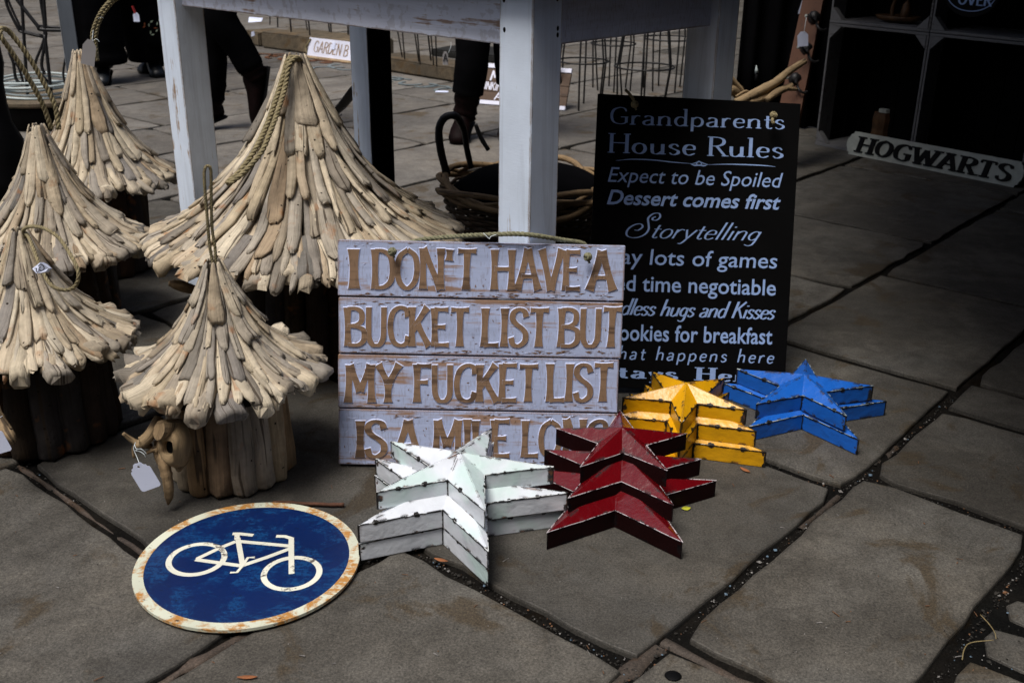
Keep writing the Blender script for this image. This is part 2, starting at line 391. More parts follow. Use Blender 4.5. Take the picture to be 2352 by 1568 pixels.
# ------------------------------------------------------------------ pavement
UA = Vector((math.cos(R(-41.0)), math.sin(R(-41.0)), 0)); VA = Vector((-UA.y, UA.x, 0))   # the flags run along these two directions
pave = bpy.data.objects.new('pavement', None); COL.objects.link(pave); pave['kind'] = 'structure'
def slab(u0, u1, v0, v1, gap=.008, dz=0.0, mat=None, seed=0, jag=.0062, name='paving_slab'):
    r = random.Random(seed); g = gap / 2
    u0 += g + r.uniform(0, .004); u1 -= g + r.uniform(0, .004); v0 += g + r.uniform(0, .004); v1 -= g + r.uniform(0, .004)
    cor = [(u0, v0), (u1, v0), (u1, v1), (u0, v1)]; ring = []
    cc = r.uniform(.006, .022)
    for i in range(4):
        a = Vector(cor[i]); b = Vector(cor[(i + 1) % 4]); L = (b - a).length; n = max(2, min(14, int(L / .055)))
        d = (b - a) / L; nn = Vector((-d.y, d.x))
        for k in range(n):
            t = k / n; p = a.lerp(b, t)
            if k == 0: 
                p = a + d * cc + nn * cc * .3; ring.append(p + nn * r.uniform(0, .003)); continue
            j = (noise.noise(Vector((p.x * 9, p.y * 9, seed * 1.3))) * 1.6 + r.uniform(-.5, .5)) * jag
            ring.append(p + nn * (j + jag * .6))
    n = len(ring); c = Vector(((u0 + u1) / 2, (v0 + v1) / 2)); V = []
    for ins, z in ((.0, -.045), (.0, -.0045), (.0012, -.0012), (.0034, 0.0)):
        for p in ring:
            q = p + (c - p).normalized() * ins
            V.append(UA * q.x + VA * q.y + Vector((0, 0, z + dz)))
    F = []
    for k in range(3):
        for i in range(n):
            j = (i + 1) % n; F.append([k * n + i, k * n + j, (k + 1) * n + j, (k + 1) * n + i])
    F.append([3 * n + i for i in range(n)])
    return mesh(name, V, F, mat or M_STONE, pave)
def vis(u, v, m=.5):
    p = UA * u + VA * v - Vector((0, 0, CH)); z = p.dot(FW)
    if z < .3: return p.y > .2 and abs(p.x) < 1.6
    return abs(p.dot(RT) / z * CF) < 1176 * (1 + m) and -1200 * (1 + m) < p.dot(UP) / z * CF < 800 * (1 + m)
near = [  # u0,u1,v0,v1,gap
    (-.69, -.349, 1.186, 1.885, .015), (-.69, -.345, .55, 1.178, .012), (-1.2, -.69, 1.088, 1.797, .014), (-1.2, -.69, .45, 1.080, .014),
    (-.69, -.10, 1.891, 2.305, .013), (-.69, -.10, 2.312, 2.49, .010), (-.69, .0, 2.497, 3.2, .012),
    (-1.2, -.69, 1.803, 2.42, .012), (-1.2, -.69, 2.428, 3.15, .012),
    (-1.98, -1.2, .764, 1.46, .014), (-2.0, -1.2, .1, .756, .012), (-1.98, -1.2, 1.468, 2.2, .01), (-1.98, -1.2, 2.208, 2.95, .01)]
sd_ = 1
for a in near: slab(*a[:4], gap=a[4], seed=sd_, dz=rnd.uniform(-.0015, 0)); sd_ += 1
v = .9
while v < 1.86:      # small setts along the right edge
    dv = rnd.uniform(.095, .125); u = -.336
    while u < .3:
        du = rnd.uniform(.14, .22); slab(u, u + du, v, v + dv, gap=.011, seed=sd_, dz=rnd.uniform(-.008, -.002), jag=.004, name='sett'); sd_ += 1; u += du
    v += dv
starts = {-.69: 3.2, -1.2: 3.15, -1.98: 2.95}
edges = [-.69, -1.2, -1.98]
while edges[-1] > -13: edges.append(edges[-1] - rnd.uniform(.5, .85))
right = [-.69]
bands = [(edges[i + 1], edges[i], {-.69: 3.15, -1.2: 2.95}.get(edges[i], -.4)) for i in range(len(edges) - 1)]
x = -.69; 
rb = [(-.69, -.0, 3.2)]; x = 0.0
while x < 3.2: d = rnd.uniform(.5, .8); rb.append((x, x + d, 1.9 if x < .2 else .6)); x += d
cnt = 0
for u0, u1, v0 in bands + rb:
    v = v0
    while v < 17:
        dv = rnd.uniform(.62, 1.15); uc, vc = (u0 + u1) / 2, v + dv / 2
        p = UA * uc + VA * vc
        if p.y > .3 and p.y < 16.5 and vis(uc, vc, .32) and cnt < 265:
            slab(u0, u1, v, v + dv, gap=rnd.uniform(.007, .013), seed=sd_, dz=rnd.uniform(-.003, 0), jag=.007, mat=M_STONE_LIT if p.y > 3.7 and p.x < .16 * p.y else M_STONE); cnt += 1  # the lit copy goes where the ground lies open to the sky
        sd_ += 1; v += dv
g_ = mesh('ground', [(-60, -20, -.0115), (60, -20, -.0115), (60, 90, -.0115), (-60, 90, -.0115)], [[0, 1, 2, 3]], M_BED); g_['kind'] = 'structure'
# mortar fillets in some of the joints
def fillet(u0, v0, u1, v1, wd, z=-.003, seed=0, mat=None):
    r = random.Random(seed); a = Vector((u0, v0)); b = Vector((u1, v1)); d = (b - a).normalized(); nn = Vector((-d.y, d.x)); n = max(4, int((b - a).length / .025)); V = []; 
    for i in range(n + 1):
        p = a.lerp(b, i / n); h = wd / 2 * (1 + .9 * noise.noise(Vector((p.x * 45, p.y * 45, seed + 5))) + .55 * noise.noise(Vector((p.x * 17, p.y * 17, seed))))
        h *= .55 + .9 * abs(noise.noise(Vector((p.x * 8, p.y * 8, seed + 3)))); drop = -.006 * max(0, noise.noise(Vector((p.x * 11, p.y * 11, seed + 8))) * 2)
        for s_, zz in ((-1, -.012), (-.8, -.0045 + drop), (0, -.0035 + drop), (.8, -.0045 + drop), (1, -.012)):
            q = p + nn * s_ * h + nn * noise.noise(Vector((p.x * 40, p.y * 40, s_))) * .002; V.append(UA * q.x + VA * q.y + Vector((0, 0, z + zz + (r.uniform(-.001, .001) if abs(s_) < .9 else 0))))
    F = [[i * 5 + k, i * 5 + k + 1, i * 5 + 5 + k + 1, i * 5 + 5 + k] for i in range(n) for k in range(4)]
    return mesh('mortar_fillet', V, F, mat or M_MORTAR, pave, smooth=True)
fillet(-1.99, .7605, -1.30, .7605, .011, -.001, 3)
fillet(-1.202, .30, -1.196, .86, .026, -.001, 4)
fillet(-.70, .60, -.70, 1.16, .035, -.002, 5)
fillet(-.70, 1.176, -.36, 1.180, .020, -.002, 6)
fillet(-.692, 1.62, -.692, 1.78, .012, -.002, 7)
fillet(-.692, 1.97, -.69, 2.06, .018, -.002, 8)
# round black drain hole cover in the flag at the bottom edge
c_ = gp(1546, 1551)
mb = MB(); 
mb.loft([(c_ + Vector((0, 0, z)), Vector((r_, 0, 0)), Vector((0, r_ * .95, 0))) for r_, z in ((.013, .0), (.011, .0015), (.001, .0017))], 14)
mb.build('black_tar_spot', M_BLACK, pave, smooth=True)

# grit in the joints
def ico(mb, c, r, sq=.7):
    t = [Vector((rnd.gauss(0, 1), rnd.gauss(0, 1), rnd.gauss(0, 1))).normalized() for _ in range(3)]
    b = [Vector((1, 0, 0)), Vector((-1, 0, 0)), Vector((0, 1, 0)), Vector((0, -1, 0)), Vector((0, 0, 1)), Vector((0, 0, -1))]
    M_ = Matrix.Rotation(rnd.uniform(0, 6), 3, t[0])
    vv = [c + Vector(((M_ @ q).x, (M_ @ q).y, (M_ @ q).z * sq)) * r * rnd.uniform(.7, 1.2) for q in b]
    mb.add(vv, [[0, 2, 4], [2, 1, 4], [1, 3, 4], [3, 0, 4], [2, 0, 5], [1, 2, 5], [3, 1, 5], [0, 3, 5]])
M_G1 = plain('pale_grit', (.20, .19, .18), .8, .5, 90); M_G2 = plain('dark_grit', (.022, .02, .017), .9, .5, 90); M_G3 = plain('rusty_grit', (.14, .07, .035), .9, .5, 90); M_G4 = plain('blue_grit', (.10, .15, .20), .7, .4, 90)
mb = MB()
def scatter(u0, v0, u1, v1, wd, n):
    for i in range(n):
        t = rnd.random(); p = Vector((u0, v0)).lerp(Vector((u1, v1)), t); d = (Vector((u1, v1)) - Vector((u0, v0))).normalized(); q = p + Vector((-d.y, d.x)) * rnd.gauss(0, wd / 2.6)
        k = rnd.random(); mb.m = 0 if k < .09 else (2 if k < .14 else (3 if k < .18 else 1))
        ico(mb, UA * q.x + VA * q.y + Vector((0, 0, -.0095 + rnd.uniform(-.002, .004) )), rnd.uniform(.0008, .0026) if rnd.random() < .95 else rnd.uniform(.003, .0055))
scatter(-.69, 1.18, -.69, 2.4, .013, 300); scatter(-.343, 1.0, -.343, 1.9, .014, 420); scatter(-1.2, 1.084, -.69, 1.084, .013, 220); scatter(-.69, 1.889, -.1, 1.889, .012, 150)
scatter(-1.2, .7, -1.2, 1.1, .02, 120); scatter(-2.1, .762, -1.75, .762, .016, 140); scatter(-.32, 1.1, .0, 1.12, .02, 100); scatter(-.32, 1.42, .0, 1.42, .5, 420); scatter(-.69, .9, -.69, 1.17, .03, 120); scatter(-1.2, 1.8, -.69, 1.8, .016, 100)
mb.build('joint_grit', M_G1, mats=[M_G1, M_G2, M_G3, M_G4], kind='stuff')
mb = MB()   # tiny crumbs lying on top of the flags
for i in range(330):
    x_, y_ = rnd.uniform(-50, 2400), rnd.uniform(1020, 1640) if rnd.random() < .8 else rnd.uniform(500, 1000)
    q = gp(x_, y_); mb.m = rnd.choice([0, 0, 1, 2, 1]); ico(mb, q + Vector((0, 0, .0004)), rnd.uniform(.0005, .0015))
for i in range(46):   # straws and splinters
    x_, y_ = rnd.uniform(0, 2350), rnd.uniform(1060, 1560); q = gp(x_, y_); a = rnd.uniform(0, 3.1); L = rnd.uniform(.004, .016); d = Vector((math.cos(a), math.sin(a), 0)) * L
    mb.m = rnd.choice([0, 2, 2]); mb.tube([q - d * .5 + Vector((0, 0, .001)), q + Vector((0, 0, .0014)), q + d * .5 + Vector((0, 0, .001))], rnd.uniform(.0004, .0009), 4)
mb.build('ground_crumbs', M_G1, mats=[M_G1, M_G2, M_G3], kind='stuff')

# ------------------------------------------------------------------ the big table (seen corner-on, cut by the top of the frame)
PH = .734; TS = .0845; TA, TB, TZ, TTOP = 1.308, .722, .811, .945
TC = Vector((.0311, 1.9963, 0))
Tm = Matrix.Translation(TC) @ Matrix.Rotation(math.pi / 2 - PH, 4, 'Z')     # local x runs to the right leg, local y to the left leg
table = thing('display_table', 'big table with thick whitewashed square legs and rails over the birdhouses', 'table', mat4=Tm)
def lpart(name, mat, parent, f, root, **k):
    mb = MB(); f(mb); return mesh(name, mb.v, mb.f, mat, parent, False, None, None, None, False, root, **k)
legs = []
for lx, ly in ((0, 0), (TB - TS, 0), (0, TA - TS), (TB - TS, TA - TS)):
    legs.append(lpart('leg', M_TABLE, table, lambda m: m.box(lx, lx + TS, ly, ly + TS, 0, TTOP - .022, b=.0018), table))
rc = .023
def rail(x0, x1, y0, y1, mt): return lpart('rail', mt, table, lambda m: m.box(x0, x1, y0, y1, TZ, TTOP - .023, b=.0012), table)
rail(rc, rc + .024, TS - .006, TA - TS + .006, M_TABLEY); rail(TB - rc - .024, TB - rc, TS - .006, TA - TS + .006, M_TABLEY)
rail(TS - .006, TB - TS + .006, rc, rc + .024, M_TABLEX); rail(TS - .006, TB - TS + .006, TA - rc - .024, TA - rc, M_TABLEX)
lpart('black_leg_side', M_CLOTH, table, lambda m: m.box(TB - TS - .001, TB + .001, TA - TS - .009, TA - TS - .0008, .002, TZ - .002), table)  # thin black strip covering the right face of the back leg
n = 7; wdt = (TB + .08) / n
for i in range(n): lpart('top_plank', M_TABLEY, table, lambda m: m.box(-.04 + i * wdt + .001, -.04 + (i + 1) * wdt - .001, -.04, TA + .04, TTOP - .021, TTOP + .004, b=.002), table)
for (x_, y_, z_, fx) in ((-.0004, TS * .86, .895, 0), (-.0004, TS * .84, .842, 0), (TS * .80, -.0004, .898, 1), (TS * .84, -.0004, .845, 1), (TS * .84, -.0004, .833, 1)):
    m_ = MB(); a = Vector((0, .0035, 0)) if fx == 0 else Vector((.0035, 0, 0))
    m_.loft([(Vector((x_, y_, z_)) + (Vector((.002, 0, 0)) if fx == 0 else Vector((0, .002, 0))), a, Vector((0, 0, .005))), (Vector((x_, y_, z_)), a, Vector((0, 0, .005)))], 7)
    mesh('nail_hole', m_.v, m_.f, M_BLACK, legs[0], True, world=False)

# ------------------------------------------------------------------ driftwood birdhouses
PROF = [(0, .035), (.08, .06), (.2, .105), (.4, .20), (.55, .30), (.7, .44), (.82, .60), (.92, .79), (1.0, 1.0)]
def prof(q, Rr, h):
    q = max(0, min(1.04, q))
    for (a, ra), (b, rb_) in zip(PROF[:-1], PROF[1:]):
        if q <= b or b == 1.0:
            t = (q - a) / (b - a); return ra * Rr + (rb_ - ra) * Rr * t, h * (1 - q)
def arc_table(Rr, h):
    pts = [prof(i / 60, Rr, h) for i in range(61)]; s = [0]
    for a, b in zip(pts[:-1], pts[1:]): s.append(s[-1] + math.hypot(b[0] - a[0], b[1] - a[1]))
    L = s[-1]; return pts, [k / L for k in s], L
def at_s(tb, s):
    pts, ss, L = tb
    if s >= 1:
        (r0, z0), (r1, z1) = pts[-4], pts[-1]; d = math.hypot(r1 - r0, z1 - z0); e = (s - 1) * L
        return r1 + (r1 - r0) / d * e, z1 + (z1 - z0) / d * e * .8, ((r1 - r0) / d, (z1 - z0) / d)
    for i in range(60):
        if ss[i + 1] >= s:
            t = (s - ss[i]) / (ss[i + 1] - ss[i]); r_ = pts[i][0] * (1 - t) + pts[i + 1][0] * t; z_ = pts[i][1] * (1 - t) + pts[i + 1][1] * t
            a = pts[max(0, i - 2)]; b = pts[min(60, i + 3)]; d = math.hypot(b[0] - a[0], b[1] - a[1])
            return r_, z_, ((b[0] - a[0]) / d, (b[1] - a[1]) / d)
def shingle(tb, base, phi, s0, s1, w0, w1, lift, thick, r, blunt, root, name='driftwood_shingle', mat=None, twist=0.0, lump=0.0):
    """one driftwood piece lying on the bell shaped roof from arc position s0 (top) to s1 (lower end)"""
    NS, NK = 8, 8; sk_ = r.choice((-1.6, -.8, 0, .8, 1.6)); point = r.random(); jag_ = [r.uniform(-.018, .018) for _ in range(8)]; V = []; U = []; L = (s1 - s0) * tb[2]
    ph2 = r.uniform(-.5, .5) * .10; seed = r.uniform(0, 100); off = r.uniform(0, 5)
    for i in range(NS):
        t = i / (NS - 1); tt = (0, .035, .16, .36, .58, .8, .95, 1.0)[i]
        s = s0 + (s1 - s0) * tt; rr_, zz, (tr, tz) = at_s(tb, s)
        endw = (.35, .75, .95, 1, 1.02, 1.0, .82, .42)[i]; 
        if blunt: endw = (.35, .75, .95, 1, 1.02, 1.05, 1.02, .82)[i]
        if not blunt and point < .4: endw = (.35, .75, .95, 1, .92, .72, .42, .16)[i]
        wloc = (w0 * (1 - tt) + w1 * tt) * endw * (1 + .14 * noise.noise(Vector((tt * 3.3, seed, 0))))
        th = thick * (.55 + .45 * tt) * (.45 if i in (0,) else (.6 if i == NS - 1 else 1)) * (1 + .25 * noise.noise(Vector((tt * 4, seed, 5)))) * (1 + lump * tt)
        a = phi + ph2 * (tt - .5) * 2 * .6 + .05 * noise.noise(Vector((tt * 2.2, seed, 9))) * (L / .2)
        er = Vector((math.cos(a), math.sin(a), 0)); et = Vector((-er.y, er.x, 0)); nn = er * (-tz) + Vector((0, 0, tr))
        if nn.z < 0: nn = -nn
        tw = twist; et2 = et * math.cos(tw) + nn * math.sin(tw)
        c = base + er * rr_ + Vector((0, 0, zz)) + nn * (lift * (.35 + .65 * tt) + thick * .2)
        for k in range(NK):
            an = 2 * math.pi * k / NK; x_ = math.cos(an); y_ = math.sin(an); sh = (abs(y_) ** .6) * (1 if y_ > 0 else -.55) + .10 * x_ * sk_
            nz = 1 + .16 * noise.noise(Vector((x_ * 1.7 + seed, y_ * 1.7, tt * 5)))
            V.append(c + et2 * x_ * wloc / 2 * nz + nn * sh * th / 2 * 1.35 * nz + ((er * tr + Vector((0, 0, tz))) * jag_[k] * .45 * (1 if blunt else .5) if i >= NS - 2 else Vector((0, 0, 0)))); U.append((tt * L + off, x_ * wloc / 2 + off * .7))
    F = []
    for i in range(NS - 1):
        for k in range(NK):
            k2 = (k + 1) % NK; F.append([i * NK + k2, i * NK + k, (i + 1) * NK + k, (i + 1) * NK + k2])
    F.append(list(range(NK))); F.append([(NS - 1) * NK + k for k in range(NK)][::-1])
    o_ = mesh(name, V, F, mat or M_DRIFT, root, True, U, root=root); o_.data.polygons[-1].use_smooth = False; return o_
def log(root, a, b, r0, r1, r, mat, name='wall_log', n=10, seed=0, parent=None):
    a, b = Vector(a), Vector(b); ax = (b - a).normalized(); x_ = ax.orthogonal().normalized(); y_ = ax.cross(x_); V = []; U = []; L = (b - a).length; m = 7; off = r.uniform(0, 5); sd2 = r.uniform(0, 99)
    for i in range(m):
        t = (0, .03, .2, .45, .7, .97, 1)[i]; rr_ = (r0 * (1 - t) + r1 * t) * (.85 if i in (0, m - 1) else 1)
        c = a.lerp(b, t) + (x_ * noise.noise(Vector((t * 2, sd2, 0))) + y_ * noise.noise(Vector((t * 2, sd2, 7)))) * r0 * .25
        for k in range(n):
            an = 2 * math.pi * k / n; q = 1 + .24 * noise.noise(Vector((math.cos(an) * 1.9, math.sin(an) * 1.9 + sd2, t * 2.4)))
            V.append(c + (x_ * math.cos(an) + y_ * math.sin(an)) * rr_ * q); U.append((t * L + off, k / n * 2 * math.pi * r0 + off * .7))
    F = [[i * n + k, i * n + (k + 1) % n, (i + 1) * n + (k + 1) % n, (i + 1) * n + k] for i in range(m - 1) for k in range(n)]
    F.append(list(range(n))[::-1]); F.append([(m - 1) * n + k for k in range(n)])
    return mesh(name, V, F, mat, parent or root, True, U, root=root)
def birdhouse(label, X, Y, zb, h, Rr, seed, rows, logmat, body=.58, nlog=15, tilt=0.0, pale=1.0):
    t = thing('driftwood_birdhouse', label, 'birdhouse', 'driftwood birdhouses with bell shaped roofs', (X, Y, 0))
    r = random.Random(seed); base = Vector((X, Y, zb)); tb = arc_table(Rr, h)
    # dark inner cone and floor
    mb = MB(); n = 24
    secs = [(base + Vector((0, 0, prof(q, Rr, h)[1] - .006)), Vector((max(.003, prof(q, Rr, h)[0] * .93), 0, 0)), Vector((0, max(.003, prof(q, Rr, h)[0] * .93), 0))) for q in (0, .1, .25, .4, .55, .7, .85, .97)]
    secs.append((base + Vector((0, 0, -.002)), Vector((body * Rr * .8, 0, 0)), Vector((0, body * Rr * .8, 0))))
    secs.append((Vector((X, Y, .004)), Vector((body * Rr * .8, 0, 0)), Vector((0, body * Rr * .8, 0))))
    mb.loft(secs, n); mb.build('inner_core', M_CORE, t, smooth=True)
    for (s0, s1, cnt_, lift, thick, blunt, ov, lump) in rows:
        for k in range(cnt_):
            phi = 2 * math.pi * (k + r.uniform(-.28, .28)) / cnt_ + seed
            a0 = s0 + r.uniform(-.09, .08); a1 = s1 + (r.uniform(-.10, .05) if s1 < .95 else r.uniform(-.06, .035))
            r0 = at_s(tb, max(.02, a0 + .08))[0]; r1 = at_s(tb, min(1, a1 - .05))[0]
            w0 = max(.008, 2 * math.pi * r0 / cnt_ * ov * r.uniform(.7, 1.25)); w1 = max(.010, 2 * math.pi * r1 / cnt_ * ov * r.uniform(.5, 1.75))
            w0 = min(w0, .05); w1 = min(w1, .058)
            shingle(tb, base, phi, max(0.0, a0), a1, w0, w1, lift * r.uniform(.75, 1.25), thick * r.uniform(.8, 1.25), r, blunt if r.random() < .6 else not blunt, t, twist=r.uniform(-.22, .22), lump=lump)
    # wall of upright logs
    rb_ = body * Rr
    for k in range(nlog):
        a = 2 * math.pi * (k + r.uniform(-.12, .12)) / nlog + seed * .7; lr = math.pi * rb_ / nlog * r.uniform(.98, 1.16)
        c = Vector((math.cos(a), math.sin(a), 0)) * (rb_ - lr * .8)
        log(t, Vector((X, Y, r.uniform(0, .006))) + c + Vector((0, 0, .001)), Vector((X, Y, zb + .012)) + c * .97, lr, lr * .92, r, logmat)
    return t, tb, base
ROWS_S = [(.78, 1.0, 20, -.010, .028, True, 1.15, .6), (.44, .985, 38, .002, .012, True, 1.0, .6), (.30, .95, 46, .010, .0075, False, .98, .1), (.15, .80, 36, .015, .007, False, 1.05, 0), (.04, .58, 20, .018, .007, False, 1.15, 0), (.0, .36, 10, .017, .007, False, 1.3, 0)]
ROWS_L = [(.82, .985, 36, -.014, .026, True, 1.05, .5), (.56, 1.0, 66, .000, .013, True, 1.0, .5), (.42, .95, 70, .010, .009, False, 1.0, .1), (.28, .84, 56, .018, .009, False, 1.02, 0), (.14, .66, 36, .024, .009, False, 1.1, 0), (.05, .46, 20, .026, .009, False, 1.2, 0), (.0, .28, 9, .022, .008, False, 1.3, 0)]
ROWS_M = [(.78, .98, 24, -.010, .026, True, 1.08, .5), (.48, 1.0, 40, .003, .014, True, 1.02, .6), (.32, .95, 44, .012, .009, False, 1.0, .1), (.17, .78, 34, .018, .009, False, 1.06, 0), (.05, .56, 18, .020, .008, False, 1.15, 0), (.0, .34, 9, .017, .008, False, 1.3, 0)]

bE, tbE, baE = birdhouse('small pale driftwood birdhouse in front, log wall, branch perch holding a white tag', -.556, 1.852, .213, .229, .192, 5, ROWS_S, M_DRIFTLOG, body=.60, nlog=15)
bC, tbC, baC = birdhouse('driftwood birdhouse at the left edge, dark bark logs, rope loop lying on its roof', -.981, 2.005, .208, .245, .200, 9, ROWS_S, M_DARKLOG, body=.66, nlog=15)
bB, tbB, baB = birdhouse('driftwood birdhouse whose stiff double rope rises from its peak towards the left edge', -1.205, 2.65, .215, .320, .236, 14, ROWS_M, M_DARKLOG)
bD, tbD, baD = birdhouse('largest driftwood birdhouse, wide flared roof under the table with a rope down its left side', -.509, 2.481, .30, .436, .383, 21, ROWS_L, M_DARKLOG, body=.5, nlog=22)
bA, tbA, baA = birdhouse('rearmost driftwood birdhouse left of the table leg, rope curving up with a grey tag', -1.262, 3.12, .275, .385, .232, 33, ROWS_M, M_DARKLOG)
bF, tbF, baF = birdhouse('driftwood birdhouse of which only the roof rim shows at the far left edge', -1.77, 2.95, .24, .30, .24, 41, ROWS_M, M_DARKLOG)

def rope_part(root, pts, r, mat=None, name='rope_loop', pitch=.022):
    mb = MB(); rope_into(mb, pts, r, pitch); return mb.build(name, mat or M_ROPE, root, smooth=True)
apx = baE + Vector((0, 0, .229))
rope_part(bE, [P(489, 606, 1.852), P(481, 560, 1.853), P(476, 500, 1.852), P(471, 440, 1.85), P(469, 400, 1.85), P(472, 384, 1.852), P(478, 381, 1.854), P(484, 390, 1.856), P(485, 440, 1.857), P(487, 520, 1.857), P(494, 570, 1.856), P(496, 606, 1.855)], .0030, pitch=.016)
rope_part(bC, [P(58, 545, 1.99), P(54, 528, 1.96), P(70, 520, 1.93), P(100, 524, 1.90), P(134, 545, 1.88), P(165, 590, 1.84), P(180, 625, 1.82), P(174, 655, 1.82), P(150, 666, 1.825), P(118, 655, 1.835), P(96, 620, 1.86), P(78, 575, 1.90), P(66, 545, 1.94), P(56, 532, 1.98)], .0036, pitch=.026)
rope_part(bB, [P(118, 296, 2.65), P(98, 240, 2.64), P(60, 170, 2.62), P(20, 110, 2.60), P(2, 84, 2.59), P(1, 70, 2.60), P(8, 66, 2.62), P(24, 76, 2.64), P(60, 122, 2.65), P(96, 182, 2.66), P(125, 240, 2.66), P(136, 300, 2.65)], .0062, pitch=.036)
rope_part(bA, [P(222, 140, 3.12), P(214, 110, 3.12), P(212, 80, 3.12), P(220, 52, 3.12), P(236, 22, 3.12), P(262, -4, 3.13), P(290, -14, 3.14), P(262, 2, 3.14), P(240, 28, 3.14), P(226, 56, 3.14), P(220, 85, 3.14), P(221, 110, 3.14), P(224, 140, 3.13)], .0055, pitch=.032)
rope_part(bD, [P(682, 138, 2.46), P(672, 132, 2.45), P(660, 142, 2.44), P(652, 170, 2.42), P(634, 228, 2.38), P(612, 290, 2.33), P(585, 345, 2.28), P(550, 395, 2.24), P(518, 424, 2.22)], .0062, pitch=.034)
rope_part(bD, [P(690, 138, 2.46), P(680, 134, 2.44), P(664, 150, 2.42), P(656, 195, 2.40), P(642, 245, 2.36), P(622, 300, 2.31), P(600, 350, 2.27), P(560, 396, 2.23), P(524, 424, 2.21)], .0058, pitch=.034)

# branch perch and round hole of the front birdhouse
r_ = random.Random(77)
def branch(root, pts, rr, mat=None, name='perch_branch', parent=None, n=9, label=None):
    pts = crom(pts, 6); m = len(pts); rad = []
    for i in range(m):
        t = i / (m - 1) * (len(rr) - 1); k = min(int(t), len(rr) - 2); rad.append((rr[k] * (1 - t + k) + rr[k + 1] * (t - k)) * (1 + .14 * noise.noise(Vector((i * .7, rr[0] * 900, 0)))))
    mb = MB(); mb.tube(pts, 0, n=n, rr=rad); return mb.build(name, mat or M_BRANCH, parent or root, root=root, smooth=True)
branch(bE, [P(366, 962, 1.74), P(352, 985, 1.72), P(340, 1004, 1.71), P(322, 1018, 1.70), P(314, 1014, 1.70)], [.011, .010, .011, .012, .008])
branch(bE, [P(283, 995, 1.69), P(300, 1008, 1.695), P(322, 1020, 1.70), P(345, 1024, 1.72)], [.0035, .0052, .007, .006])
branch(bE, [P(364, 1010, 1.725), P(370, 1040, 1.715), P(378, 1070, 1.708), P(386, 1110, 1.702), P(388, 1140, 1.70), P(386, 1158, 1.70)], [.010, .010, .0115, .010, .0085, .002])
branch(bE, [P(336, 1040, 1.70), P(346, 1035, 1.705), P(357, 1032, 1.71), P(362, 1046, 1.712), P(368, 1064, 1.71)], [.0035, .004, .0065, .007, .006])
branch(bE, [P(308, 1050, 1.70), P(307, 1030, 1.70), P(312, 1014, 1.70)], [.003, .0035, .004])
mb = MB(); cH = P(386, 1029, 1.688)     # knot wood with the hole
ax = (Vector((-.35, -1, .25))).normalized(); ux = Vector((0, 0, 1)); ux = (ux - ax * ux.dot(ax)).normalized(); vx = ax.cross(ux)
mb.loft([(cH - ax * .034, ux * .046, vx * .026), (cH - ax * .014, ux * .042, vx * .024), (cH - ax * .001, ux * .031, vx * .019), (cH + ax * .006, ux * .018, vx * .0155), (cH - ax * .001, ux * .0145, vx * .0125), (cH - ax * .016, ux * .013, vx * .011)], 16)
mb.v = [v + noise.noise_vector(v * 55) * .006 for v in mb.v]
kn = mb.build('knot_ring', M_BRANCH, bE, smooth=True)
mb = MB(); mb.loft([(cH - ax * .010, ux * .0140, vx * .012), (cH - ax * .0095, ux * .001, vx * .001)], 16); mb.build('entrance_hole', M_BLACK, kn, root=bE)
mb = MB(); c2 = P(365, 988, 1.69); a2 = Vector((-.5, -.8, .3)).normalized(); u2 = (Vector((.35, 0, 1)) - a2 * (Vector((.35, 0, 1)).dot(a2))).normalized(); v2 = a2.cross(u2)
mb.loft([(c2 - a2 * .05, u2 * .018, v2 * .013), (c2 - a2 * .008, u2 * .021, v2 * .015), (c2, u2 * .0195, v2 * .0135)], 14); mb.build('cut_branch_end', M_BRANCH, bE, smooth=False)
mb = MB(); c3 = P(410, 1074, 1.70); mb.loft([(c3 + Vector((.004, .03, .0)), ux * .008, vx * .008), (c3, ux * .0085, vx * .0075), (c3 - Vector((0, .001, 0)), ux * .006, vx * .005)], 10); mb.build('peg', M_BRANCH, bE, smooth=True)
# left edge birdhouse: its stub of branch with tag
branch(bC, [P(-60, 880, 1.84), P(-25, 930, 1.80), P(0, 975, 1.77), P(20, 1005, 1.75), P(29, 1016, 1.75)], [.016, .016, .015, .014, .008])
branch(bD, [P(388, 650, 2.25), P(410, 655, 2.26), P(452, 668, 2.30)], [.007, .013, .011], name='loose_rim_piece')

